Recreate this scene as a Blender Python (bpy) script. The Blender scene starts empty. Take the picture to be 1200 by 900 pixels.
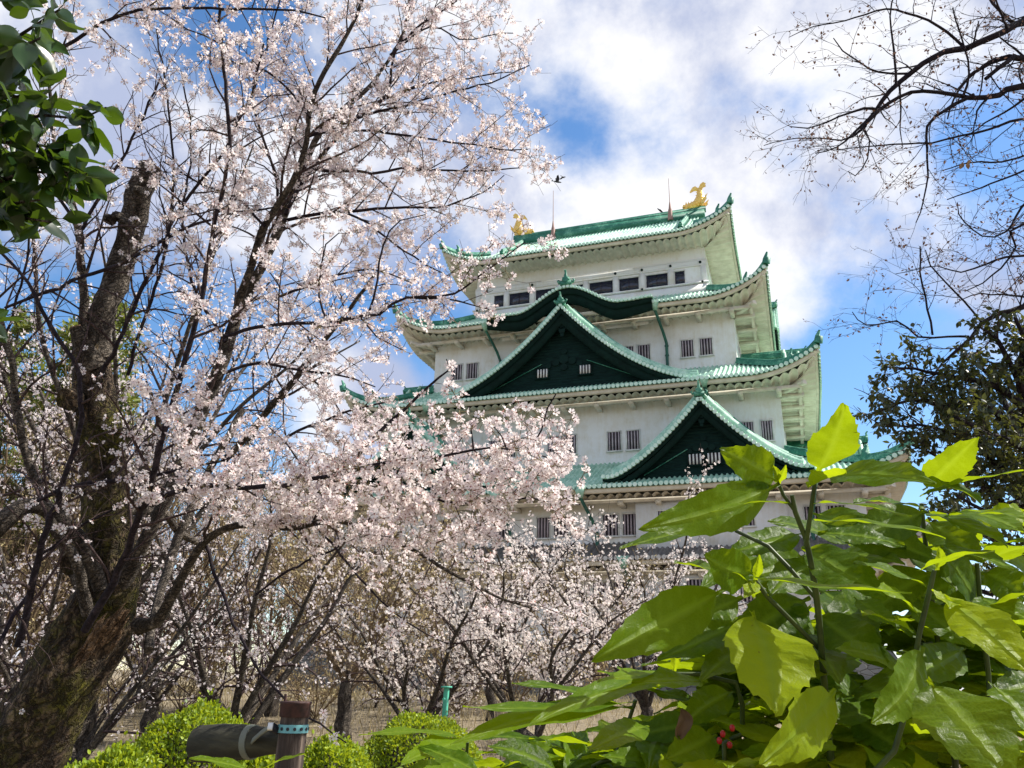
import bpy, math, random
import numpy as np
from mathutils import Vector
R_ = math.radians
random.seed(7)
RNG = np.random.default_rng(11)

# ------------------------------------------------------------------ camera, sky, sun, exposure
SC = bpy.context.scene
COL = SC.collection
CAM = np.array([13.7, -61.4, -1.9])
YAW, PITCH, ROLL, FPX = R_(-19.6), R_(20.0), R_(1.4), 950.0
_f = np.array([math.sin(YAW) * math.cos(PITCH), math.cos(YAW) * math.cos(PITCH), math.sin(PITCH)])
_r0 = np.array([math.cos(YAW), -math.sin(YAW), 0.0]); _u0 = np.cross(_r0, _f)
_r = _r0 * math.cos(ROLL) + _u0 * math.sin(ROLL)
_u = -_r0 * math.sin(ROLL) + _u0 * math.cos(ROLL)
cd = bpy.data.cameras.new('camera'); cam = bpy.data.objects.new('camera', cd); COL.objects.link(cam)
from mathutils import Matrix
cam.matrix_world = Matrix(((_r[0], _u[0], -_f[0], CAM[0]), (_r[1], _u[1], -_f[1], CAM[1]), (_r[2], _u[2], -_f[2], CAM[2]), (0, 0, 0, 1)))
cd.sensor_width = 36; cd.lens = FPX / 1200 * 36; cd.clip_start = 0.05; cd.clip_end = 9000
SC.camera = cam

def raydir(px, py):
    return _f + _r * (px - 600) / FPX - _u * (py - 450) / FPX
def at(px, py, depth):
    return CAM + raydir(px, py) * depth

SUN_AZ, SUN_EL = R_(62), R_(48)      # azimuth clockwise from +y
SUN_DIR = np.array([math.cos(SUN_EL) * math.sin(SUN_AZ), math.cos(SUN_EL) * math.cos(SUN_AZ), math.sin(SUN_EL)])
sl = bpy.data.lights.new('sun', 'SUN'); sl.energy = 4.9; sl.angle = R_(0.5); sl.color = (1.0, 0.95, 0.86)
so = bpy.data.objects.new('sun', sl); COL.objects.link(so)
so.rotation_euler = Vector((-SUN_DIR[0], -SUN_DIR[1], -SUN_DIR[2])).to_track_quat('-Z', 'Y').to_euler()
SC.view_settings.view_transform = 'Standard'; SC.view_settings.look = 'None'
SC.view_settings.exposure = 0.74; SC.view_settings.gamma = 1.0; SC.view_settings.use_curve_mapping = False
SC.cycles.max_bounces = 8; SC.cycles.transparent_max_bounces = 6

world = bpy.data.worlds.new('World'); SC.world = world; world.use_nodes = True
wt = world.node_tree; wt.nodes.clear()
def N(t, typ, **kw):
    n = t.nodes.new(typ)
    for k, v in kw.items(): setattr(n, k, v)
    return n
def MATH(t, op, a, b=None, c=None, clamp=False):
    n = N(t, 'ShaderNodeMath', operation=op, use_clamp=clamp)
    for i, x in enumerate((a, b, c)):
        if x is None: continue
        if isinstance(x, (int, float)): n.inputs[i].default_value = x
        else: t.links.new(x, n.inputs[i])
    return n.outputs[0]
def MIXC(t, fac, a, b, mode='MIX'):
    n = N(t, 'ShaderNodeMix', data_type='RGBA', blend_type=mode)
    for s, x in ((0, fac), (6, a), (7, b)):
        if isinstance(x, (int, float)): n.inputs[s].default_value = x
        elif isinstance(x, tuple): n.inputs[s].default_value = (*x[:3], 1)
        else: t.links.new(x, n.inputs[s])
    return n.outputs[2]
def build_world():
    t = wt
    sky = N(t, 'ShaderNodeTexSky', sky_type='NISHITA', sun_disc=False)
    sky.sun_elevation = SUN_EL; sky.sun_rotation = SUN_AZ
    sky.air_density = 1.0; sky.dust_density = 0.3; sky.ozone_density = 2.5
    hs = N(t, 'ShaderNodeHueSaturation'); hs.inputs['Saturation'].default_value = 1.18; hs.inputs['Value'].default_value = 1.25
    t.links.new(sky.outputs[0], hs.inputs['Color'])
    tc = N(t, 'ShaderNodeTexCoord')
    d = tc.outputs['Generated']
    # cloud field: fractal noise on the direction, biased by a few broad openings and banks
    def noise(scale, detail, rough, off=(0, 0, 0), dist=0.0, sc=(1, 1, 1)):
        m = N(t, 'ShaderNodeMapping'); m.inputs['Location'].default_value = off; m.inputs['Scale'].default_value = sc
        t.links.new(d, m.inputs[0])
        n = N(t, 'ShaderNodeTexNoise'); n.inputs['Scale'].default_value = scale; n.inputs['Detail'].default_value = detail
        n.inputs['Roughness'].default_value = rough; n.inputs['Distortion'].default_value = dist
        t.links.new(m.outputs[0], n.inputs['Vector'])
        return n.outputs[0]
    n1 = noise(3.6, 9, 0.58, (3.1, 1.7, 0.4), 0.12, (1, 1, 1.2))
    field = MATH(t, 'MULTIPLY', MATH(t, 'SUBTRACT', n1, 0.5), 3.4)
    field = MATH(t, 'ADD', field, 0.42)
    def blob(px, py, rad, amt):
        nonlocal field
        v = raydir(px, py); v = v / np.linalg.norm(v)
        dn = N(t, 'ShaderNodeVectorMath', operation='DISTANCE'); t.links.new(d, dn.inputs[0]); dn.inputs[1].default_value = tuple(v)
        g = MATH(t, 'POWER', 2.718, MATH(t, 'MULTIPLY', MATH(t, 'MULTIPLY', dn.outputs['Value'], dn.outputs['Value']), -1.0 / (rad * rad)))
        field = MATH(t, 'MULTIPLY_ADD', g, amt, field)
    for b in [(110, 25, 0.07, -0.5), (240, 25, 0.08, -0.6), (400, 365, 0.075, -0.8), (510, 400, 0.06, -0.55), (300, 330, 0.05, -0.3), (100, 180, .12, .35), (450, 180, .12, .3), (480, 290, .06, -.45), (560, 305, .05, -.5), (330, 120, .05, -.3), (160, 500, 0.11, -0.9), (40, 420, .1, -.6),
              (260, 540, .1, -.7), (1000, 470, 0.12, -1.2), (1060, 560, .12, -1.2), (990, 425, .04, -.4), (645, 180, 0.05, -0.16), (760, 200, 0.055, -0.55), (705, 205, .045, -.3), (590, 120, .05, -.12), (560, 20, .08, .3), (1190, 190, .05, -.3), (560, 130, .06, -.2), (840, 120, .05, -.3), (690, 140, .05, -.25),
              (1180, 160, 0.07, -0.6), (1110, 150, 0.05, -0.3), (1180, 500, .1, -.5), (215, 780, .1, -.7), (640, 20, .1, .25),
              (900, 300, 0.16, 0.7), (1000, 60, 0.13, 0.5), (300, 200, 0.16, 0.5), (440, 440, 0.035, 0.8), (600, 240, 0.07, 0.6), (1130, 420, .07, .5), (720, 245, .05, .5)]:
        blob(*b)
    mr = N(t, 'ShaderNodeMapRange', interpolation_type='SMOOTHSTEP'); mr.inputs['From Min'].default_value = -0.12; mr.inputs['From Max'].default_value = 0.72
    t.links.new(field, mr.inputs['Value'])
    cov = mr.outputs[0]
    n2 = noise(4.5, 9, 0.6, (7.3, 2.2, 5.5), 0.1)
    shade = N(t, 'ShaderNodeMapRange', interpolation_type='SMOOTHSTEP'); shade.inputs['From Min'].default_value = 0.38; shade.inputs['From Max'].default_value = 0.62
    t.links.new(n2, shade.inputs['Value'])
    ccol = MIXC(t, shade.outputs[0], (3.0, 3.4, 4.7), (6.3, 6.3, 6.5))
    tot = MIXC(t, cov, hs.outputs[0], ccol)
    bg = N(t, 'ShaderNodeBackground'); bg.inputs['Strength'].default_value = 0.10
    t.links.new(tot, bg.inputs['Color'])
    out = N(t, 'ShaderNodeOutputWorld'); t.links.new(bg.outputs[0], out.inputs[0])
build_world()

# ------------------------------------------------------------------ materials
def new_mat(name):
    m = bpy.data.materials.new(name); m.use_nodes = True; t = m.node_tree; t.nodes.clear()
    p = N(t, 'ShaderNodeBsdfPrincipled'); o = N(t, 'ShaderNodeOutputMaterial'); t.links.new(p.outputs[0], o.inputs[0])
    return m, t, p, o
def mnoise(t, scale, detail=4, rough=0.55, sc=(1, 1, 1), dist=0.0):
    g = N(t, 'ShaderNodeNewGeometry'); m = N(t, 'ShaderNodeMapping'); m.inputs['Scale'].default_value = sc
    t.links.new(g.outputs['Position'], m.inputs[0])
    n = N(t, 'ShaderNodeTexNoise'); n.inputs['Scale'].default_value = scale; n.inputs['Detail'].default_value = detail
    n.inputs['Roughness'].default_value = rough; n.inputs['Distortion'].default_value = dist
    t.links.new(m.outputs[0], n.inputs['Vector']); return n.outputs[0]
def ramp(t, fac, stops):
    r = N(t, 'ShaderNodeValToRGB'); t.links.new(fac, r.inputs[0])
    e = r.color_ramp.elements
    while len(e) < len(stops): e.new(0.5)
    for i, (p, c) in enumerate(stops): e[i].position = p; e[i].color = (*c, 1)
    return r.outputs[0]
def bump(t, p, h, strength=0.4, dist=0.02):
    b = N(t, 'ShaderNodeBump'); b.inputs['Strength'].default_value = strength; b.inputs['Distance'].default_value = dist
    t.links.new(h, b.inputs['Height']); t.links.new(b.outputs[0], p.inputs['Normal'])
def simple(name, stops, scale=3.0, rough=0.7, detail=5, sc=(1, 1, 1), bmp=0.0, bd=0.02, metallic=0.0, spec=0.4, lo=0.3, hi=0.7, dist=0.0):
    m, t, p, o = new_mat(name)
    n = mnoise(t, scale, detail, 0.6, sc, dist)
    st = [(lo + (hi - lo) * i / max(1, len(stops) - 1), c) for i, c in enumerate(stops)]
    t.links.new(ramp(t, n, st), p.inputs['Base Color'])
    p.inputs['Roughness'].default_value = rough; p.inputs['Metallic'].default_value = metallic
    p.inputs['Specular IOR Level'].default_value = spec
    if bmp: bump(t, p, n, bmp, bd)
    return m

def plaster():
    m, t, p, o = new_mat('white_plaster')
    a = mnoise(t, 0.5, 6, 0.65, (1, 1, 1.2)); b = mnoise(t, 3.0, 6, 0.7, (1, 1, 0.6)); c = mnoise(t, 14, 4, 0.6)
    d_ = mnoise(t, 4.0, 5, 0.7, (1, 1, 0.10)); k = MATH(t, 'ADD', MATH(t, 'ADD', MATH(t, 'MULTIPLY', a, 0.5), MATH(t, 'MULTIPLY', b, 0.25)), MATH(t, 'MULTIPLY', d_, .25))
    t.links.new(ramp(t, k, [(0.37, (0.66, 0.62, 0.53)), (0.45, (0.76, 0.745, 0.70)), (0.54, (0.82, 0.825, 0.82))]), p.inputs['Base Color'])
    p.inputs['Roughness'].default_value = 0.85
    bump(t, p, c, 0.15, 0.02); return m
def copper(name, c0, c1, c2):
    m, t, p, o = new_mat(name)
    a = mnoise(t, 1.4, 6, 0.65); b = mnoise(t, 11, 4, 0.7)
    k = MATH(t, 'ADD', MATH(t, 'MULTIPLY', a, 0.6), MATH(t, 'MULTIPLY', b, 0.4))
    t.links.new(ramp(t, k, [(0.34, c0), (0.5, c1), (0.62, c2)]), p.inputs['Base Color'])
    p.inputs['Roughness'].default_value = 0.55; p.inputs['Specular IOR Level'].default_value = 0.45
    bump(t, p, b, 0.25, 0.02); return m
def leafmat(name, stops, trans, tcol, rough=0.45, scale=3.0, spec=0.5, attr=None, tfac=0.4):
    m, t, p, o = new_mat(name)
    if attr:
        an = N(t, 'ShaderNodeAttribute'); an.attribute_name = attr; fac = an.outputs['Fac']
        st = [(i / max(1, len(stops) - 1), c) for i, c in enumerate(stops)]
    else:
        fac = mnoise(t, scale, 3); st = [(0.3 + 0.4 * i / max(1, len(stops) - 1), c) for i, c in enumerate(stops)]
    col = ramp(t, fac, st)
    t.links.new(col, p.inputs['Base Color']); p.inputs['Roughness'].default_value = rough
    p.inputs['Specular IOR Level'].default_value = spec
    tr = N(t, 'ShaderNodeBsdfTranslucent')
    t.links.new(MIXC(t, 0.75, col, tcol), tr.inputs['Color'])
    mx = N(t, 'ShaderNodeMixShader'); mx.inputs[0].default_value = trans
    t.links.new(p.outputs[0], mx.inputs[1]); t.links.new(tr.outputs[0], mx.inputs[2]); t.links.new(mx.outputs[0], o.inputs[0])
    return m
def stone():
    m, t, p, o = new_mat('moat_stone')
    g = N(t, 'ShaderNodeNewGeometry'); mp = N(t, 'ShaderNodeMapping'); mp.inputs['Scale'].default_value = (1, 1, 1.4)
    t.links.new(g.outputs['Position'], mp.inputs[0])
    v = N(t, 'ShaderNodeTexVoronoi'); v.inputs['Scale'].default_value = 1.7; t.links.new(mp.outputs[0], v.inputs['Vector'])
    v2 = N(t, 'ShaderNodeTexVoronoi', feature='DISTANCE_TO_EDGE'); v2.inputs['Scale'].default_value = 1.7; t.links.new(mp.outputs[0], v2.inputs['Vector'])
    base = MIXC(t, v.outputs['Color'], (0.09, 0.09, 0.09), (0.20, 0.19, 0.175))
    e = MATH(t, 'MULTIPLY', v2.outputs['Distance'], 22, clamp=True)
    n = mnoise(t, 4, 5)
    c = MIXC(t, e, (0.085, 0.083, 0.078), base); c = MIXC(t, MATH(t, 'MULTIPLY', n, 0.6), c, (0.14, 0.14, 0.12))
    t.links.new(c, p.inputs['Base Color']); p.inputs['Roughness'].default_value = 0.9
    bump(t, p, e, 1.0, 0.12); return m
def bark(name, c0, c1, c2, moss=None, sc=(1, 1, 0.35), scale=14, strength=0.9, bd=0.03):
    m, t, p, o = new_mat(name)
    a = mnoise(t, scale, 8, 0.72, sc, 0.6); b = mnoise(t, 3.0, 4)
    c = ramp(t, a, [(0.33, c0), (0.5, c1), (0.66, c2)])
    if moss:
        d2 = mnoise(t, 22, 6, .7); f = ramp(t, MATH(t, 'ADD', MATH(t, 'MULTIPLY', b, .62), MATH(t, 'MULTIPLY', d2, .38)), [(0.46, (0, 0, 0)), (0.60, (1, 1, 1))])
        mc = MIXC(t, d2, (0.03, 0.032, 0.006), moss)
        c = MIXC(t, f, c, mc)
    g = N(t, 'ShaderNodeNewGeometry'); mp = N(t, 'ShaderNodeMapping'); mp.inputs['Scale'].default_value = (1, 1, .45 if moss else 1.6)
    ds = mnoise(t, 9, 4); va = N(t, 'ShaderNodeVectorMath', operation='MULTIPLY_ADD'); t.links.new(ds, va.inputs[0]); va.inputs[1].default_value = (.25, .25, .25); t.links.new(g.outputs['Position'], va.inputs[2])
    t.links.new(va.outputs[0], mp.inputs[0]); vr = N(t, 'ShaderNodeTexVoronoi', feature='DISTANCE_TO_EDGE'); vr.inputs['Scale'].default_value = 26 if scale < 25 else 60
    t.links.new(mp.outputs[0], vr.inputs['Vector']); ck = MATH(t, 'MULTIPLY', vr.outputs['Distance'], 5.0, clamp=True)
    c = MIXC(t, MATH(t, 'MULTIPLY_ADD', ck, .55, .45), (0.006, 0.005, 0.004), c)
    t.links.new(c, p.inputs['Base Color']); p.inputs['Roughness'].default_value = 0.88; p.inputs['Specular IOR Level'].default_value = 0.2
    bump(t, p, MATH(t, 'ADD', a, MATH(t, 'MULTIPLY', ck, .8)), strength, bd); return m
def gold():
    m, t, p, o = new_mat('gold_scales')
    g = N(t, 'ShaderNodeNewGeometry'); v = N(t, 'ShaderNodeTexVoronoi'); v.inputs['Scale'].default_value = 7
    t.links.new(g.outputs['Position'], v.inputs['Vector'])
    t.links.new(ramp(t, v.outputs['Distance'], [(0.0, (1.0, 0.74, 0.24)), (0.8, (0.85, 0.50, 0.10))]), p.inputs['Base Color'])
    p.inputs['Metallic'].default_value = 0.7; p.inputs['Roughness'].default_value = 0.36
    bump(t, p, v.outputs['Distance'], 0.8, 0.05); return m
def flat(name, col, rough=0.6, metallic=0.0, spec=0.4):
    return simple(name, [tuple(x * 0.85 for x in col), tuple(min(1, x * 1.1) for x in col)], 6, rough, 4, metallic=metallic, spec=spec)
def siding():
    m, t, p, o = new_mat('green_gable_boards')
    n = mnoise(t, 2.5, 5, 0.6, (1, 1, 3)); w = N(t, 'ShaderNodeTexWave', wave_type='BANDS', bands_direction='Z')
    w.inputs['Scale'].default_value = 1.6; g = N(t, 'ShaderNodeNewGeometry'); t.links.new(g.outputs['Position'], w.inputs['Vector'])
    t.links.new(ramp(t, n, [(0.3, (0.0015, 0.010, 0.009)), (0.7, (0.006, 0.028, 0.023))]), p.inputs['Base Color'])
    p.inputs['Roughness'].default_value = 0.8; p.inputs['Specular IOR Level'].default_value = 0.15; bump(t, p, w.outputs['Fac'], 0.6, 0.05); return m
def petal(name, stops, trans=0.42):
    return leafmat(name, stops, trans, (0.95, 0.86, 0.84), 0.6, attr='rnd', spec=0.2)
def aucuba_mat():
    m, t, p, o = new_mat('glossy_shrub_leaf')
    an = N(t, 'ShaderNodeAttribute'); an.attribute_name = 'rib'        # 1 on the midrib and side veins
    rn = N(t, 'ShaderNodeAttribute'); rn.attribute_name = 'rnd'
    n = mnoise(t, 28, 4); gg = N(t, 'ShaderNodeNewGeometry'); vn = N(t, 'ShaderNodeTexVoronoi', feature='DISTANCE_TO_EDGE'); vn.inputs['Scale'].default_value = 240; t.links.new(gg.outputs['Position'], vn.inputs['Vector'])
    net = MATH(t, 'MULTIPLY', vn.outputs['Distance'], 6.0, clamp=True); sp_ = mnoise(t, 170, 3, .6)
    base = ramp(t, rn.outputs['Fac'], [(0, (0.012, 0.040, 0.003)), (0.35, (0.038, 0.092, 0.003)), (0.65, (0.12, 0.205, 0.004)), (1, (0.34, 0.40, 0.008))])  # bright end colours leaves as sunlit, dark end as shaded
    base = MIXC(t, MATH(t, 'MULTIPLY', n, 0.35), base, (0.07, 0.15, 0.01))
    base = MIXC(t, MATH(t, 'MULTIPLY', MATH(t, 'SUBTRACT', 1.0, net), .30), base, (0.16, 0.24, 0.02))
    base = MIXC(t, ramp(t, sp_, [(0.68, (0, 0, 0)), (0.74, (1, 1, 1))]), base, (0.10, 0.075, 0.015))
    rb = MATH(t, 'MULTIPLY', an.outputs['Fac'], 0.75)
    c = MIXC(t, rb, base, (0.20, 0.30, 0.03))
    t.links.new(c, p.inputs['Base Color']); p.inputs['Roughness'].default_value = 0.40; p.inputs['Specular IOR Level'].default_value = 0.09
    bump(t, p, MATH(t, 'ADD', MATH(t, 'ADD', n, MATH(t, 'MULTIPLY', net, .05)), MATH(t, 'MULTIPLY', an.outputs['Fac'], -1.2)), 0.45, 0.004)
    tr = N(t, 'ShaderNodeBsdfTranslucent'); t.links.new(MIXC(t, 0.5, c, (0.56, 0.68, 0.005)), tr.inputs['Color'])
    mx = N(t, 'ShaderNodeMixShader'); mx.inputs[0].default_value = 0.5
    t.links.new(p.outputs[0], mx.inputs[1]); t.links.new(tr.outputs[0], mx.inputs[2]); t.links.new(mx.outputs[0], o.inputs[0])
    return m

M = dict(
    plaster=plaster(),
    trim=simple('white_trim', [(0.62, 0.62, 0.57), (0.80, 0.80, 0.76)], 2, 0.7),
    soffit=simple('plastered_rafters', [(0.56, 0.51, 0.42), (0.78, 0.73, 0.63)], 1.5, 0.85, bmp=0.1),
    tile=copper('verdigris_tiles', (0.15, 0.33, 0.23), (0.34, 0.58, 0.43), (0.60, 0.78, 0.62)),
    tileend=copper('verdigris_tile_ends', (0.40, 0.62, 0.50), (0.60, 0.82, 0.68), (0.74, 0.88, 0.78)),
    ridge=copper('verdigris_ridges', (0.012, 0.10, 0.06), (0.03, 0.20, 0.13), (0.18, 0.44, 0.29)),
    dark=simple('dark_green_boards', [(0.0015, 0.011, 0.009), (0.004, 0.024, 0.019)], 2, 0.75, spec=0.15),
    clay=copper('grey_clay_tiles', (0.07, 0.065, 0.06), (0.13, 0.12, 0.11), (0.22, 0.20, 0.18)), clayend=copper('pale_clay_tile_ends', (0.35, 0.33, 0.30), (0.5, 0.48, 0.44), (0.62, 0.6, 0.56)),
    siding=siding(), gold=gold(), stone=stone(),
    glass=simple('dark_window_glass', [(0.012, 0.014, 0.03), (0.02, 0.022, 0.05)], 1, 0.15, spec=0.6),
    recess=flat('dark_recess', (0.03, 0.022, 0.03), 0.9),
    bars=simple('window_bars', [(0.34, 0.28, 0.32), (0.52, 0.46, 0.48)], 3, 0.7),
    pipe=copper('green_pipe', (0.01, 0.07, 0.05), (0.02, 0.11, 0.08), (0.05, 0.2, 0.14)),
    rod=flat('weathered_copper_rod', (0.35, 0.2, 0.16), 0.6),
    bark=bark('cherry_bark', (0.035, 0.027, 0.022), (0.11, 0.09, 0.072), (0.26, 0.22, 0.18), None, (1, 1, 0.5)),
    mossbark=bark('mossy_cherry_bark', (0.018, 0.013, 0.009), (0.095, 0.066, 0.045), (0.34, 0.24, 0.15), (0.20, 0.18, 0.02), (1, 1, 0.4), 18, 1.0, 0.06),
    twig=bark('cherry_twig', (0.025, 0.016, 0.016), (0.07, 0.046, 0.044), (0.15, 0.10, 0.095), None, (1, 1, 1), 30, .4, .01),
    darktwig=bark('dark_twig', (0.008, 0.005, 0.010), (0.025, 0.018, 0.024), (0.06, 0.045, 0.05), None, (1, 1, 1), 20, .4, .01),
    tantwig=bark('tan_twig', (0.10, 0.065, 0.04), (0.25, 0.18, 0.11), (0.44, 0.34, 0.22), None, (1, 1, 1), 6, .3, .02),
    petal=petal('cherry_petal', [(0.70, 0.58, 0.58), (0.82, 0.74, 0.73), (0.88, 0.83, 0.81)]),
    petal2=petal('pale_cherry_petal', [(0.72, 0.58, 0.53), (0.84, 0.76, 0.69), (0.88, 0.84, 0.77)]),
    calyx=flat('flower_heart', (0.36, 0.15, 0.13), 0.7),
    stalk=flat('flower_stalk', (0.20, 0.16, 0.06), 0.6),
    bud=flat('leaf_bud', (0.30, 0.18, 0.14), 0.7),
    camellia=leafmat('dark_evergreen_leaf', [(0.005, 0.017, 0.004), (0.012, 0.036, 0.006), (0.035, 0.085, 0.008)], 0.16, (0.25, 0.42, 0.02), 0.35, 5, attr='rnd'),
    oak=leafmat('holm_leaf', [(0.015, 0.030, 0.014), (0.035, 0.050, 0.022), (0.14, 0.13, 0.03)], 0.22, (0.25, 0.26, 0.03), 0.42, attr='rnd'),
    azalea=leafmat('clipped_bush_leaf', [(0.05, 0.10, 0.006), (0.17, 0.26, 0.010), (0.34, 0.43, 0.018)], 0.35, (0.60, 0.66, 0.02), 0.5, attr='rnd'),
    conifer=leafmat('yellowish_conifer_foliage', [(0.05, 0.09, 0.02), (0.13, 0.17, 0.03), (0.26, 0.27, 0.05)], 0.3, (0.35, 0.38, 0.06), 0.6, attr='rnd'),
    shoots=leafmat('young_shoots', [(0.30, 0.22, 0.12), (0.42, 0.33, 0.18), (0.52, 0.44, 0.20)], 0.3, (0.5, 0.4, 0.2), 0.7, attr='rnd'),
    straw=leafmat('straw_blades', [(0.16, 0.12, 0.07), (0.28, 0.22, 0.13), (0.42, 0.35, 0.23)], 0.3, (0.6, 0.5, 0.25), 0.8, attr='rnd'),
    aucuba=aucuba_mat(),
    stem=simple('green_stem', [(0.02, 0.035, 0.006), (0.07, 0.10, 0.015)], 30, 0.5),
    berry=flat('red_berry', (0.38, 0.008, 0.02), 0.2),
    deadleaf=leafmat('dead_leaf', [(0.06, 0.03, 0.02), (0.16, 0.09, 0.05), (0.30, 0.19, 0.11)], 0.15, (0.4, 0.25, 0.1), 0.7, 12),
    weathered=simple('weathered_wood', [(0.010, 0.007, 0.005), (0.05, 0.034, 0.026), (0.17, 0.13, 0.10)], 22, 0.85, 7, (1, 1, 0.08), 1.0, 0.02),
    log=simple('dark_log_wood', [(0.010, 0.010, 0.006), (0.035, 0.033, 0.02), (0.085, 0.078, 0.045)], 12, 0.85, 6, (0.25, 0.25, 1), 0.8, 0.02),
    rust=simple('rusty_cap', [(0.02, 0.009, 0.008), (0.075, 0.027, 0.02)], 20, 0.7, bmp=.3, bd=.004),
    strap=flat('turquoise_band', (0.14, 0.36, 0.38), 0.45), blackrub=flat('black_strap', (0.015, 0.015, 0.02), 0.6),
    strapgrey=flat('grey_strap', (0.16, 0.17, 0.13), 0.6), whiteplate=flat('white_buckle', (0.7, 0.7, 0.68), 0.5),
    greenpost=flat('turquoise_paint', (0.10, 0.46, 0.33), 0.5), crow=flat('black_feathers', (0.01, 0.01, 0.014), 0.5),
    sunpatch=bark('sunlit_patch_tan', (0.05, 0.03, 0.018), (0.17, 0.105, 0.06), (0.38, 0.25, 0.15), None, (1, 1, .5), 20, .8, .02),  # tan tone paints the sunlit patch on the old trunk
    cut=simple('cut_wood', [(0.14, 0.08, 0.045), (0.38, 0.25, 0.15)], 25, 0.8),
)
def ground_mat():
    m, t, p, o = new_mat('dry_grass_ground')
    a = mnoise(t, 0.6, 6); b = mnoise(t, 9, 6, .7)
    k = MATH(t, 'ADD', MATH(t, 'MULTIPLY', a, .5), MATH(t, 'MULTIPLY', b, .5))
    t.links.new(ramp(t, k, [(0.35, (0.07, 0.055, 0.035)), (0.5, (0.19, 0.15, 0.095)), (0.62, (0.30, 0.25, 0.16))]), p.inputs['Base Color'])
    p.inputs['Roughness'].default_value = 0.95; bump(t, p, b, .8, .05); return m
M['ground'] = ground_mat()

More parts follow.
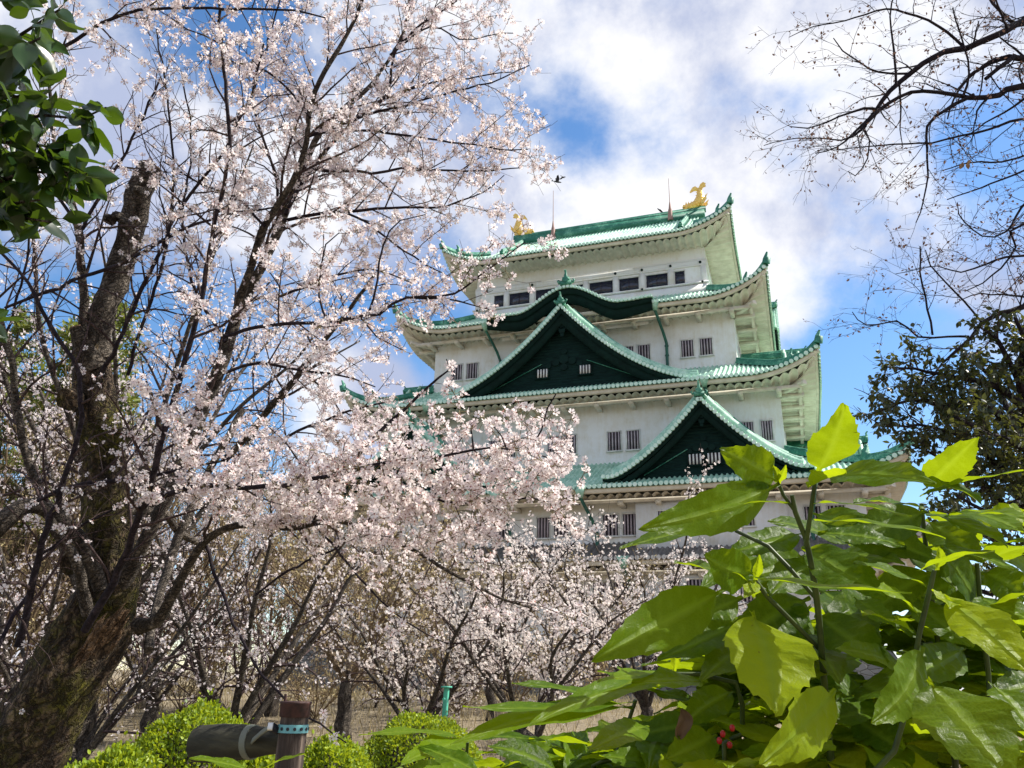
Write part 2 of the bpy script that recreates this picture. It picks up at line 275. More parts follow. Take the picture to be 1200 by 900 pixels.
# ------------------------------------------------------------------ mesh helpers
class MB:
    def __init__(s): s.V = []; s.F = []; s.n = 0; s.A = {}
    def add(s, V, F, mat=0, **attrs):
        V = np.asarray(V, float).reshape(-1, 3); F = np.asarray(F, int)
        if len(V) == 0: return
        s.V.append(V); s.F.append((F + s.n, mat))
        for k, v in attrs.items():
            s.A.setdefault(k, []).append((s.n, np.broadcast_to(np.asarray(v, float), (len(V),))))
        s.n += len(V)
    def box(s, c, h, mat=0, rot=None):
        c = np.asarray(c, float); h = np.asarray(h, float)
        v = np.array([[x, y, z] for x in (-1, 1) for y in (-1, 1) for z in (-1, 1)], float) * h
        if rot is not None: v = v @ np.asarray(rot).T
        s.add(v + c, [[0, 1, 3, 2], [4, 6, 7, 5], [0, 4, 5, 1], [2, 3, 7, 6], [0, 2, 6, 4], [1, 5, 7, 3]], mat)
    def grid(s, P, mat=0, **a):      # P: (n, m, 3)
        P = np.asarray(P, float); n, m = P.shape[:2]
        i = np.arange((n - 1) * (m - 1)); r, c = i // (m - 1), i % (m - 1); b = r * m + c
        s.add(P.reshape(-1, 3), np.stack([b, b + 1, b + m + 1, b + m], 1), mat, **{k: np.asarray(v).ravel() if np.ndim(v) else v for k, v in a.items()})
    def sweep(s, pts, w, h, mat=0, up=(0, 0, 1)):   # rectangular bar along a polyline; h upward
        pts = np.asarray(pts, float); n = len(pts); w = np.broadcast_to(w, n); h = np.broadcast_to(h, n)
        t = np.gradient(pts, axis=0); t /= np.linalg.norm(t, axis=1)[:, None] + 1e-9
        sd = np.cross(t, np.array(up, float)); sd /= np.linalg.norm(sd, axis=1)[:, None] + 1e-9
        u = np.cross(sd, t)
        ring = np.stack([pts - sd * w[:, None] / 2, pts + sd * w[:, None] / 2, pts + sd * w[:, None] * .36 + u * h[:, None], pts - sd * w[:, None] * .36 + u * h[:, None]], 1)
        P = np.concatenate([ring, ring[:, :1]], 1); s.grid(P, mat)
        s.add(ring[0], [[0, 1, 2, 3]], mat); s.add(ring[-1], [[3, 2, 1, 0]], mat)
    def tube(s, pts, rad, n=8, mat=0, cap=True, rough=0.0, rng=None):
        pts = np.asarray(pts, float); k = len(pts); rad = np.broadcast_to(np.asarray(rad, float), k)
        t = np.gradient(pts, axis=0); t /= np.linalg.norm(t, axis=1)[:, None] + 1e-9
        a = np.array([0, 0, 1.0]) if abs(t[0][2]) < 0.9 else np.array([1.0, 0, 0])
        x = np.cross(t[0], a); x /= np.linalg.norm(x); X = []
        for i in range(k):
            x = x - t[i] * (x @ t[i]); x /= np.linalg.norm(x) + 1e-9; X.append(x)
        X = np.array(X); Y = np.cross(t, X)
        an = np.arange(n) * 2 * math.pi / n
        rr = np.ones((k, n))
        if rough:
            rr = 1 + rough * (rng.standard_normal((k, n)))
        P = pts[:, None] + (X[:, None] * np.cos(an)[None, :, None] + Y[:, None] * np.sin(an)[None, :, None]) * (rad[:, None] * rr)[:, :, None]
        b = np.arange(k - 1)[:, None] * n; j = np.arange(n)[None]; j2 = (j + 1) % n
        F = np.stack([b + j, b + j2, b + n + j2, b + n + j], -1).reshape(-1, 4)
        s.add(P.reshape(-1, 3), F, mat)
        if cap:
            s.add(P[0], [list(range(n))[::-1]], mat); s.add(P[-1], [list(range(n))], mat)
    def disc(s, c, nrm, r, n=8, mat=0, th=0.04):
        c = np.asarray(c, float); nrm = np.asarray(nrm, float); nrm = nrm / np.linalg.norm(nrm)
        s.tube([c - nrm * th, c + nrm * th], [r, r], n, mat)
    def build(s, name, mats, parent=None, smooth=False):
        me = bpy.data.meshes.new(name)
        V = np.concatenate(s.V); me.vertices.add(len(V)); me.vertices.foreach_set('co', V.astype(np.float32).ravel())
        L, ST, MI = [], [], []; st = 0
        for F, mt in s.F:
            k = F.shape[1]; L.append(F.ravel()); ST.append(st + np.arange(len(F)) * k); st += F.size; MI.append(np.full(len(F), mt))
        L = np.concatenate(L); ST = np.concatenate(ST); MI = np.concatenate(MI)
        me.loops.add(len(L)); me.loops.foreach_set('vertex_index', L.astype(np.int32))
        me.polygons.add(len(ST)); me.polygons.foreach_set('loop_start', ST.astype(np.int32))
        me.polygons.foreach_set('material_index', MI.astype(np.int32))
        if smooth: me.polygons.foreach_set('use_smooth', np.ones(len(ST), bool))
        for k, lst in s.A.items():
            at_ = me.attributes.new(k, 'FLOAT', 'POINT'); arr = np.zeros(len(V), np.float32)
            for o, v in lst: arr[o:o + len(v)] = v
            at_.data.foreach_set('value', arr)
        me.update(calc_edges=True)
        for mt in (mats if isinstance(mats, (list, tuple)) else [mats]): me.materials.append(M[mt])
        o = bpy.data.objects.new(name, me); COL.objects.link(o)
        if parent is not None:
            o.parent = parent; bpy_origin = np.array(parent_origin(parent)); o.matrix_parent_inverse = Matrix.Translation(-Vector(bpy_origin))
        return o
def parent_origin(o):
    p = np.zeros(3)
    while o is not None: p += np.array(o.location); 
    return p
def parent_origin(o):
    # every part mesh is written in world coordinates; only top-level Empties carry an offset
    while o.parent is not None: o = o.parent
    return tuple(o.location) if True else (0, 0, 0)
def thing(name, label, cat, loc=(0, 0, 0), group=None):
    o = bpy.data.objects.new(name, None); COL.objects.link(o); o.location = tuple(float(x) for x in loc); o.empty_display_size = 0.2
    o['label'] = label; o['category'] = cat
    if group: o['group'] = group
    return o
def tag(o, label, cat, group=None, kind=None):
    o['label'] = label; o['category'] = cat
    if group: o['group'] = group
    if kind: o['kind'] = kind
    return o

# ------------------------------------------------------------------ ground
def ground_z(x, y):
    x = np.asarray(x, float); y = np.asarray(y, float)
    def ss(a, b, v): t = np.clip((v - a) / (b - a), 0, 1); return t * t * (3 - 2 * t)
    z = -3.5 + 1.0 * ss(-54, -38, y) - 9.0 * ss(-34, -28, y)
    far = ss(30, 45, y); side = ss(38, 52, np.abs(x))
    z = z + (9.0 * np.maximum(far, side * ss(-34, -28, y)))
    return z + 0.06 * np.sin(x * .7) * np.cos(y * .9)
def make_ground():
    xs = np.unique(np.concatenate([np.linspace(-60, 60, 161), -np.geomspace(60, 3500, 14), np.geomspace(60, 3500, 14)]))
    ys = np.unique(np.concatenate([np.linspace(-75, 60, 181), -np.geomspace(75, 3500, 14), np.geomspace(60, 3500, 14)]))
    X, Y = np.meshgrid(xs, ys); mb = MB(); mb.grid(np.stack([X, Y, ground_z(X, Y)], -1))
    o = mb.build('ground', 'ground', smooth=True); o['kind'] = 'structure'
make_ground()
def make_straw():
    rng = np.random.default_rng(5); n = 26000
    x = rng.uniform(-26, 22, n); y = rng.uniform(-52, -32, n); z = ground_z(x, y)
    h = rng.uniform(.1, .38, n); a = rng.uniform(0, 6.28, n); lean = rng.normal(0, .35, (n, 2))
    b = np.stack([x, y, z], 1); wd = np.stack([np.cos(a), np.sin(a), 0 * a], 1) * .012
    top = b + np.stack([lean[:, 0] * h, lean[:, 1] * h, h], 1)
    V = np.stack([b - wd, b + wd, top], 1).reshape(-1, 3); F = np.arange(3 * n).reshape(-1, 3)
    mb = MB(); mb.add(V, F, 0, rnd=np.repeat(rng.uniform(0, 1, n), 3))
    o = mb.build('dry_grass', 'straw'); tag(o, 'dry straw coloured grass on the bank behind the round bushes', 'grass', kind='stuff')
make_straw()

# ------------------------------------------------------------------ castle
castle = thing('castle_tower', 'white plastered castle keep with tiered green copper roofs and golden roof fish', 'castle', (0, 0, 0))
def TS(side):
    # (s along the face, d outward, z) -> world
    m = {0: ((1, 0), (0, -1)), 1: ((0, 1), (1, 0)), 2: ((-1, 0), (0, 1)), 3: ((0, -1), (-1, 0))}[side]
    def f(s_, d, z):
        s_, d, z = np.broadcast_arrays(np.asarray(s_, float), np.asarray(d, float), np.asarray(z, float))
        return np.stack([s_ * m[0][0] + d * m[1][0], s_ * m[0][1] + d * m[1][1], z], -1)
    return f
ST = {1: (17.3, 14.9, 0.0, 5.0), 2: (17.3, 14.9, 4.6, 8.6), 3: (13.5, 11.7, 10.0, 15.8), 4: (11.0, 9.5, 17.0, 22.4), 5: (9.1, 6.4, 24.4, 29.4)}
TILE = 0.29
class Roof: pass
def tiled_roof(k, ex, ey, ze, hx, hy, zi, up, vhip=1.0, gx=None, gy=None, skip=None):
    """hx,hy: rectangle where the slope ends (v=1). For the top roof gx is the verge half length"""
    prof = lambda v: v + 0.16 * (v * v - v)   # slightly concave
    root = None; L = 4.2
    mb = MB(); ends = MB(); ft = MB(); rids = []
    for side in range(4):
        T = TS(side)
        E_, D_ = (ex, ey) if side % 2 == 0 else (ey, ex)
        if gx is None:
            H_, I_ = (hx, hy) if side % 2 == 0 else (hy, hx); vt = 1.0; Hh = H_
        else:
            if side % 2 == 0: H_, I_, vt, Hh = gx, 0.0, 1.0, vhip
            else: H_, I_, vt, Hh = ey * (1 - vhip), 0.0, vhip, vhip
        upz = lambda s_, v: up * np.clip((np.abs(s_) - (E_ - L)) / L, 0, 1) ** 2.0 * (1 - np.clip(v * 1.25, 0, 1)) ** 1.5
        if gx is not None and side % 2 == 1:
            def surf(s_, v, off=0.0):   # end skirt: runs from x=ex to x=gx over v 0..vhip
                d = ex + (gx - ex) * v / vhip
                return T(s_, d, ze + (zi - ze) * prof(v) + upz(s_, v) + off)
        else:
            def surf(s_, v, off=0.0):
                return T(s_, D_ + (I_ - D_) * v, ze + (zi - ze) * prof(v) + upz(s_, v) + off)
        nt = int(round(2 * E_ / TILE)); p = 2 * E_ / nt
        offs = [(0, 0), (.2, 0.0), (.3, .07), (.5, .105), (.7, .07), (.8, 0.0)]
        a = []; hh = []
        for i in range(nt):
            for o_, h_ in offs: a.append(-E_ + (i + o_) * p); hh.append(h_)
        a.append(E_); hh.append(0); a = np.array(a); hh = np.array(hh)
        if gx is None: vmax = np.clip((E_ - np.abs(a)) / (E_ - H_), 0, 1)
        else:
            vmax = np.where(np.abs(a) <= H_, vt, np.clip((E_ - np.abs(a)) / (E_ - H_), 0, 1) * vhip)
        nr = 9
        vv = np.linspace(0, 1, nr)[:, None] * vmax[None]
        A = np.broadcast_to(a, vv.shape)
        P = surf(A, vv); P[..., 2] += hh[None]
        # tile sheet is double: closed by a hanging lip at the eave
        lip = P[:1].copy(); lip[..., 2] -= 0.13 + hh[None] * 0.8
        if skip and side in skip:
            lo, hi = skip[side]
            for sel in (a <= lo, a >= hi):
                idx = np.where(sel)[0]
                if len(idx) > 1: mb.grid(P[:, idx]); mb.grid(np.stack([lip[0], P[0]], 0)[:, idx], 1)
            # behind the raised part keep only the upper slope
            idx = np.where((a > lo - p) & (a < hi + p))[0]; mb.grid(P[5:, idx])
        else: mb.grid(P); mb.grid(np.stack([lip[0], P[0]], 0), 1)
        # round tile ends
        for i in range(nt):
            s_ = -E_ + (i + .5) * p
            if skip and side in skip and skip[side][0] < s_ < skip[side][1]: continue
            c = surf(np.array(s_), np.array(0.0)); c[2] += 0.01
            dn = T(0, 1, 0); ends.disc(c + dn * 0.03 + np.array([0, 0, -.01]), dn, 0.128, 8, 0, 0.06)
        # horizontal courses: thin steps
        # fascia and soffit
        s_ = np.linspace(-E_, E_, 81); z0 = upz(s_, 0 * s_)
        O = T(s_, D_ - .10, ze + z0 - .10); O2 = T(s_, D_ - .10, ze + z0 - .36); O3 = T(s_, D_ - .30, ze + z0 - .36)
        ft.grid(np.stack([O, O2, O3], 0))
        wx, wy = SOFF[k]
        W_, WD = (wx, wy) if side % 2 == 0 else (wy, wx)
        nw = int(round(2 * (E_ - .25) / 0.52)) * 8
        s_ = np.linspace(-(E_ - .25), E_ - .25, nw + 1)
        wave = 0.19 * np.abs(np.sin(np.linspace(0, math.pi * nw / 8, nw + 1)))
        rows = []
        for q in np.linspace(0, 1, 7):
            dd = (D_ - .28) + (WD - (D_ - .28)) * q
            lim = (E_ - .25) + (W_ - (E_ - .25)) * q
            sq = np.clip(s_, -lim, lim)
            rows.append(T(sq, dd, ze - .36 + upz(sq, 0 * sq) * (1 - q) ** 1.1 - .22 + wave + 0.10 * q))
        ft.grid(np.stack(rows, 0))
        # purlin and corbels
        if k != 5:
            m_ = .50; pd = WD + (D_ - WD) * m_; pl = W_ + (E_ - W_) * m_
            ft.box(T(0, pd, ze - .66), np.abs(T(pl, .11, .10)), 0)
            n_c = int(2 * W_ / 2.12)
            for q in range(n_c + 1):
                sx = -W_ + 2 * W_ * q / n_c; ft.box(T(sx, (WD + pd + .2) / 2, ze - .80), np.abs(T(.15, (pd + .2 - WD) / 2, .12)), 0)
            # corner bracket
    # hip ridges
    for sx in (-1, 1):
        for sy in (-1, 1):
            rid = MB(); rids.append(rid)
            q = np.linspace(0, 1, 16)
            if gx is None: X = ex + (hx - ex) * q; Y = ey + (hy - ey) * q; Z = ze + (zi - ze) * prof(q) + up * (1 - np.clip(q * 1.25, 0, 1)) ** 1.5 * np.clip(1 - (ex - X) / L, 0, 1) ** 2.0
            else:
                qq = q * vhip; X = ex + (gx - ex) * q; Y = ey * (1 - qq); Z = ze + (zi - ze) * prof(qq) + up * (1 - np.clip(qq * 1.25, 0, 1)) ** 1.5 * np.clip(1 - (ex - X) / L, 0, 1) ** 2.0
            pts = np.stack([X * sx, Y * sy, Z + .03], 1)
            rid.sweep(pts, .42, .34 + .0 * q)
            rid.tube(pts + [0, 0, .36], .10, 7)
            # upturned end ornaments
            for (i_, s_h) in ((0, .55), (5, .62)):
                c = pts[i_]; dirv = pts[0] - pts[3]; dirv /= np.linalg.norm(dirv)
                rid.tube([c + [0, 0, .1], c + dirv * .12 + [0, 0, .4], c + dirv * .02 + [0, 0, s_h], c + dirv * .22 + [0, 0, s_h + .25]], [.26, .24, .14, .05], 8)
            # underside hip beam
            ft.sweep(np.stack([X * sx, Y * sy, Z - .62], 1)[:(10 if gx is None else 14)] * [.985, .985, 1], .28, .22)
            if k != 5:
                wx, wy = SOFF[k]
                a0 = np.array([wx * sx, wy * sy, ze - .72]); a1 = np.array([(wx + (ex - wx) * .62) * sx, (wy + (ey - wy) * .62) * sy, ze - .62])
                ft.sweep([a0, a1], .34, .26)
    rf = mb.build('roof', ['clay', 'recess'] if k == 1 else ['tile', 'pipe'], castle)
    ends.build('tile_end_row', 'clayend' if k == 1 else 'tileend', rf)
    ft.build('eave_soffit', 'soffit', rf)
    for rid in rids: rid.build('hip_ridge', 'clay' if k == 1 else 'ridge', rf)
    return rf
SOFF = {k: (v[0] - .05, v[1] - .05) for k, v in ST.items()}
roofs = {}
roofs[1] = tiled_roof(1, 19.5, 17.1, 4.45, 17.3, 14.9, 5.6, 0.9)
roofs[2] = tiled_roof(2, 19.5, 17.1, 8.5, 13.5, 11.7, 11.2, 1.15)
roofs[3] = tiled_roof(3, 15.9, 14.0, 15.6, 11.0, 9.5, 18.0, 1.4)
roofs[4] = tiled_roof(4, 13.4, 11.8, 22.2, 9.1, 6.4, 25.2, 1.6, skip={0: (-5.75, 5.75)})
roofs[5] = tiled_roof(5, 11.3, 8.7, 29.2, 0, 0, 35.3, 1.45, vhip=.36, gx=8.4)

# storey walls with bays
def wall_box(mb, hx, hy, z0, z1):
    for side in range(4):
        T = TS(side); H_, D_ = (hx, hy) if side % 2 == 0 else (hy, hx)
        s_ = np.linspace(-H_, H_, 13); z_ = np.linspace(z0, z1, 5)
        S, Z = np.meshgrid(s_, z_); mb.grid(T(S, D_, Z))
for k, (hx, hy, z0, z1) in ST.items():
    mb = MB(); wall_box(mb, hx, hy, z0, z1)
    T = TS(0)
    if k in (1, 2):
        for c in (-9.2, 9.2):
            mb.box(T(c, hy + .35, (z0 + z1) / 2 - .2), np.abs(T(4.1, .45, (z1 - z0) / 2 - .2)))
    if k == 5:
        mb.box(T(0, hy + .05, 27.78), np.abs(T(hx + .06, .09, .03)))
        for zz, th in ((27.32, .045),):
            mb.box(T(0, hy + .04, zz), np.abs(T(hx + .05, .09, th)))
        mb.box(T(0, hy + .06, 27.55), np.abs(T(hx + .04, .04, .19)))
        mb.box(T(0, hy + .10, 25.80), np.abs(T(hx + .20, .22, .06)))
        mb.box(T(0, hy + .10, 25.25), np.abs(T(hx + .12, .14, .40)))
        for xx in (-8.95, -6.52, -4.35, -2.17, 0, 2.35, 4.40, 6.55, 8.95):
            mb.box(T(xx, hy + .05, 26.55), np.abs(T(.2, .055, .74)))
        for sd in (1, 3):
            T1 = TS(sd)
            mb.box(T1(0, hx + .05, 27.55), np.abs(T1(hy + .06, .06, .22)))
            mb.box(T1(0, hx + .05, 25.25), np.abs(T1(hy + .12, .14, .40)))
    w = mb.build('storey_wall', 'plaster', castle)
    if k == 5:
        mb = MB()
        for xx in (-8.2, -6.52, -4.35, -2.17, 2.35, 4.40, 6.55, 8.75):
            mb.disc(T(xx, hy + .11, 27.52), (0, -1, 0), .10, 10, 0, .06)
        for xx in (-8.9, 4.4, 8.85): mb.disc(T(xx, hy + .31, 25.80), (0, -1, 0), .09, 8, 0, .03)
        mb.build('nail_cover', 'dark', w)
# windows
def lattice_window(s0, s1, z0, z1, d, side=0, nb=4, parent=None, barmat='bars', frame='trim'):
    T = TS(side); c = (s0 + s1) / 2; h = (s1 - s0) / 2; zc = (z0 + z1) / 2; hz = (z1 - z0) / 2
    mb = MB(); mb.box(T(c, d + .012, zc), np.abs(T(h, .02, hz)))
    w = mb.build('window', 'recess', parent or castle)
    mb = MB()
    for i in range(nb):
        sx = s0 + (i + .5) * (s1 - s0) / nb
        mb.box(T(sx, d + .06, zc), np.abs(T(.045, .045, hz - .01)))
    mb.build('window_bars', barmat, w)
    mb = MB(); f = .045
    mb.box(T(c, d + .05, z0 - .05), np.abs(T(h + .12, .10, .045)))
    mb.box(T(c, d + .03, z1 + f), np.abs(T(h + .07, .055, .04)))
    for sx in (s0 - f, s1 + f): mb.box(T(sx, d + .03, zc), np.abs(T(.035, .05, hz)))
    mb.build('window_frame', frame, w); return w
for a, b in [(-9.57, -8.74), (-8.35, -7.51), (7.42, 8.2), (8.67, 9.45), (3.3, 4.1), (4.45, 5.25), (-5.25, -4.45), (-4.1, -3.3)]: lattice_window(a, b, 18.85, 20.07, 9.5, 0, 4)
for a, b in [(-12.9, -12.2), (-8.85, -8.1), (-5.5, -4.85), (-4.5, -3.66), (-1.35, -.6), (-.22, .56), (2.7, 3.52), (3.96, 4.74), (11.1, 11.75), (12.24, 12.86)]: lattice_window(a, b, 12.03, 13.28, 11.7, 0, 4)
for a, b in [(-15.25, -14.4), (-13.97, -13.5), (-4.95, -4.1), (-3.8, -2.95), (-1.0, -.25), (.05, .92), (3.04, 3.9), (4.22, 4.98), (14.2, 15), (15.4, 16.2)]: lattice_window(a, b, 6.05, 7.27, 14.9, 0, 4)
for a, b in [(-12.2, -11.4), (-11.0, -10.2), (-8.2, -7.4), (-7.0, -6.2), (6.4, 7.2), (7.5, 8.3), (9.9, 10.5), (10.8, 11.57)]: lattice_window(a, b, 6.2, 7.2, 15.7, 0, 4)
for a in (-15.5, -14.3, -3.6, -2.4, -.6, .6, 2.4, 3.6, 14.2, 15.4): lattice_window(a, a + .8, 2.2, 3.4, 14.9, 0, 4)
for a in (-12, -10.8, -8, -6.8, 6.6, 7.8, 10.6, 12.0): lattice_window(a, a + .8, 2.2, 3.4, 15.7, 0, 4)
for zc, d, hy in ((19.0, 11.0, 9.5), (12.1, 13.5, 11.7), (6.1, 17.3, 14.9)):
    for s_ in (-.75, -.45, .25, .6):
        lattice_window(s_ * hy, s_ * hy + .8, zc, zc + 1.2, d, 1, 4)
for a, b in [(-7.55, -6.78), (-6.25, -4.6), (-4.05, -2.4), (-1.9, -.25), (.3, 2.1), (2.63, 4.1), (4.7, 6.28), (6.85, 7.55)]:
    T = TS(0); mb = MB(); mb.box(T((a + b) / 2, 6.43, 26.48), np.abs(T((b - a) / 2, .02, .53)))
    w = mb.build('window', 'glass', castle)
    mb = MB(); mb.box(T((a + b) / 2, 6.46, 27.05), np.abs(T((b - a) / 2 + .05, .05, .04))); mb.box(T((a + b) / 2, 6.46, 25.91), np.abs(T((b - a) / 2 + .05, .05, .04)))
    if b - a > 1: mb.box(T((a + b) / 2, 6.45, 26.48), np.abs(T(.02, .03, .52)), 1)
    mb.build('window_frame', ['trim', 'recess'], w)

# gables
def finial(mb, T, s_, d, z, sc=1.0, mat=0):
    # onigawara: stepped shield with side curls and a forked top
    mb.box(T(s_, d, z + .18 * sc), np.abs(T(.42 * sc, .12 * sc, .18 * sc)), mat)
    mb.box(T(s_, d, z + .48 * sc), np.abs(T(.26 * sc, .13 * sc, .16 * sc)), mat)
    for sg in (-1, 1):
        mb.tube(T(np.array([s_ + sg * .3 * sc, s_ + sg * .55 * sc, s_ + sg * .62 * sc, s_ + sg * .5 * sc]), d, np.array([z + .35 * sc, z + .22 * sc, z + .40 * sc, z + .5 * sc])), [.1 * sc, .1 * sc, .08 * sc, .03 * sc], 6, mat)
    mb.disc(T(s_, d + .14 * sc, z + .42 * sc), T(0, 1, 0), .2 * sc, 10, mat, .06 * sc)
    mb.tube(T(s_, np.array([d, d + .1 * sc, d + .05 * sc, d + .22 * sc]), np.array([z + .55 * sc, z + .8 * sc, z + 1.0 * sc, z + 1.2 * sc])), [.17 * sc, .13 * sc, .09 * sc, .08 * sc], 7, mat)
def gable(side, c, df, w, z0, z1, p, db, bh, win=True, kara=False, wz=None, ws=()):
    T = TS(side); n = 41
    t = np.linspace(-1, 1, n); X = c + w * t
    if kara: prof = lambda t: z0 + (z1 - z0) * (0.5 + 0.5 * np.cos(np.clip(np.abs(t) / .62, 0, 1) * math.pi)) ** 0.9 + .10 * np.clip((np.abs(t) - .62) / .38, 0, 1) ** 2
    else: prof = lambda t: z0 + (z1 - z0) * (1 - np.abs(t)) ** p + 0.05 * (z1 - z0) * np.clip((np.abs(t) - .8) / .2, 0, 1) ** 2
    Z = prof(t)
    mb = MB(); nt = int((df - db) / TILE); rows = []
    for i in range(nt):
        for o_, h_ in [(0, 0), (.2, 0), (.3, .07), (.5, .105), (.7, .07), (.8, 0)]:
            rows.append(T(X, df - (i + o_) * TILE, Z + h_))
    lip = T(X, df, Z - .14)
    mb.grid(np.stack([lip] + rows, 0))
    g = mb.build('gable', 'tile', castle)
    # verge: tile ends strung along the slope, with the ridge bars behind them
    arc = np.r_[0, np.cumsum(np.hypot(np.diff(X), np.diff(Z)))]
    m_ = int(arc[-1] / .27); q = np.linspace(arc[0] + .1, arc[-1] - .1, m_)
    mb = MB()
    for a in q: mb.disc(T(np.interp(a, arc, X), df + .03, np.interp(a, arc, Z) - .03), T(0, 1, 0), .125, 8, 0, .07)
    mb.build('verge_tile_row', 'tileend', g)
    mb = MB()
    if not kara:
        for sg in (-1, 1):
            q = np.linspace(.03, .90, 22); zz = prof(q)
            mb.sweep(T(c + sg * w * q, df - .45, zz + .06), .36, .36, 1)
            mb.tube(T(c + sg * w * q, df - .45, zz + .46), .13, 7, 1)
            q2 = np.linspace(.05, .78, 22)
            mb.sweep(T(c + sg * w * q2, df - 1.4, prof(q2) + .06), .44, .62); mb.tube(T(c + sg * w * q2, df - 1.4, prof(q2) + .76), .14, 7, 1)
            e = T(c + sg * w * .79, df - 1.3, prof(.79) + .1); mb.tube([e, e + [0, 0, .35], e + T(sg * .25, 0, .6)], [.2, .18, .05], 7)
    zt = prof(0.0)
    mb.sweep(T(c, np.linspace(df + .05, db, 4), zt + .05), .42 if not kara else .34, .42 if not kara else .22)
    mb.tube(T(c, np.linspace(df + .05, db, 4), zt + (.5 if not kara else .3)), .12, 7)
    finial(mb, T, c, df + .02, zt + .05, .95 if kara else (.72 if w > 5 else .6))
    mb.build('gable_ridge', ['ridge', 'tile'], g)
    # barge board
    mb = MB(); tb = np.linspace(-1, 1, 61); Xb = c + w * tb * .995; Zb = prof(tb)
    tap = bh * (1 - .35 * np.abs(tb)) if not kara else bh * (1.0 - .25 * np.clip((np.abs(tb) - .6) / .4, 0, 1))
    for d0, d1, zo0, zo1 in ((df - .10, df - .26, .13, 0.45), (df - .26, df - .46, .40, 1.0)):
        top = Zb - zo0; bot = Zb - np.maximum(tap * zo1, zo0 + .05)
        if not kara: bot = np.maximum(bot, z0 - .25); top = np.maximum(top, bot + .01)
        mb.grid(np.stack([T(Xb, d0, top), T(Xb, d0, bot), T(Xb, d1, bot)], 0))
    mb.build('barge_board', 'dark', g)
    # gable wall
    mb = MB(); rc = df - (.95 if not kara else .75)
    tw = np.linspace(-1, 1, 41); zb = prof(tw) - .12
    base = np.full_like(tw, z0 - .45)
    if kara:
        # dark vault under the curved roof and pale infill below it
        mb.grid(np.stack([T(c + w * tw, df - .3, zb), T(c + w * tw, 6.4 if side == 0 else db, zb)], 0))
        gw = mb.build('vault_boards', 'dark', g)
        mb = MB(); mb.grid(np.stack([T(c + w * .9 * tw, 10.3, np.minimum(zb - .3, 50)), T(c + w * .9 * tw, 10.3, np.full_like(tw, z0 - 1.2))], 0)); mb.build('vault_infill', 'plaster', g)
    else:
        mb.grid(np.stack([T(c + w * tw, rc, np.maximum(zb, base + .01)), T(c + w * tw, rc, base)], 0))
        gw = mb.build('gable_wall', 'siding', g)
        # pendant and curled ornament under the apex
        mb = MB(); zz = z1 - bh * 1.05
        for (dx, dz, r) in ((0, 0, .26), (-.3, -.1, .2), (.3, -.1, .2), (0, -.35, .2), (-.55, -.28, .14), (.55, -.28, .14), (0, -.62, .12)):
            f = bh / 1.1; mb.disc(T(c + dx * f, df - .42, zz + dz * f), T(0, 1, 0), r * f, 10, 0, .05)
        mb.build('carved_pendant', 'dark', g); mb = MB()
        hz = (z1 - z0) * .42 + z0
        for (dx, dz, r) in ((0, 0, .3), (-.5, -.15, .24), (.5, -.15, .24), (-.95, -.35, .17), (.95, -.35, .17), (0, .5, .2), (0, -.5, .22)):
            f = bh / 1.1; mb.disc(T(c + dx * f, rc + .05, hz + dz * f), T(0, 1, 0), r * f, 9, 0, .05)
        mb.build('carved_crest', 'dark', g)
        for sg in (-1, 1):
            mb = MB(); mb.sweep(T(c + sg * np.array([.16 * w, .6 * w]), rc + .06, np.array([z0 + (z1 - z0) * .38, z0 + (z1 - z0) * .07])), .05, .05)
            mb.build('gable_rafter', 'ridge', g)
        for s_ in ws: lattice_window(c + s_ - .4, c + s_ + .4, wz, wz + .62, rc, side, 4, g, 'trim', 'dark')
    return g
gable(0, 0.0, 13.55, 9.75, 15.75, 21.95, 1.84, 9.2, 1.25, ws=(-1.5, 1.45), wz=17.15)
for c in (9.15, -9.15):
    gable(0, c, 16.75, 5.75, 8.95, 13.45, 1.5, 11.4, .95, ws=(-.52, .52), wz=9.75)
gable(0, 0.0, 12.15, 5.95, 22.45, 24.05, 1, 6.2, 1.25, kara=True)
for side in (1, 3):
    for c in (-5.6, 5.6): gable(side, c, 15.35, 4.2, 15.9, 19.6, 1.5, 10.8, .8)
    gable(side, 0.0, 13.75, 3.9, 22.5, 26.0, 1.5, 8.9, .7)
    gable(side, 0.0, 19.0, 7.5, 8.95, 14.6, 1.6, 13.2, 1.0)
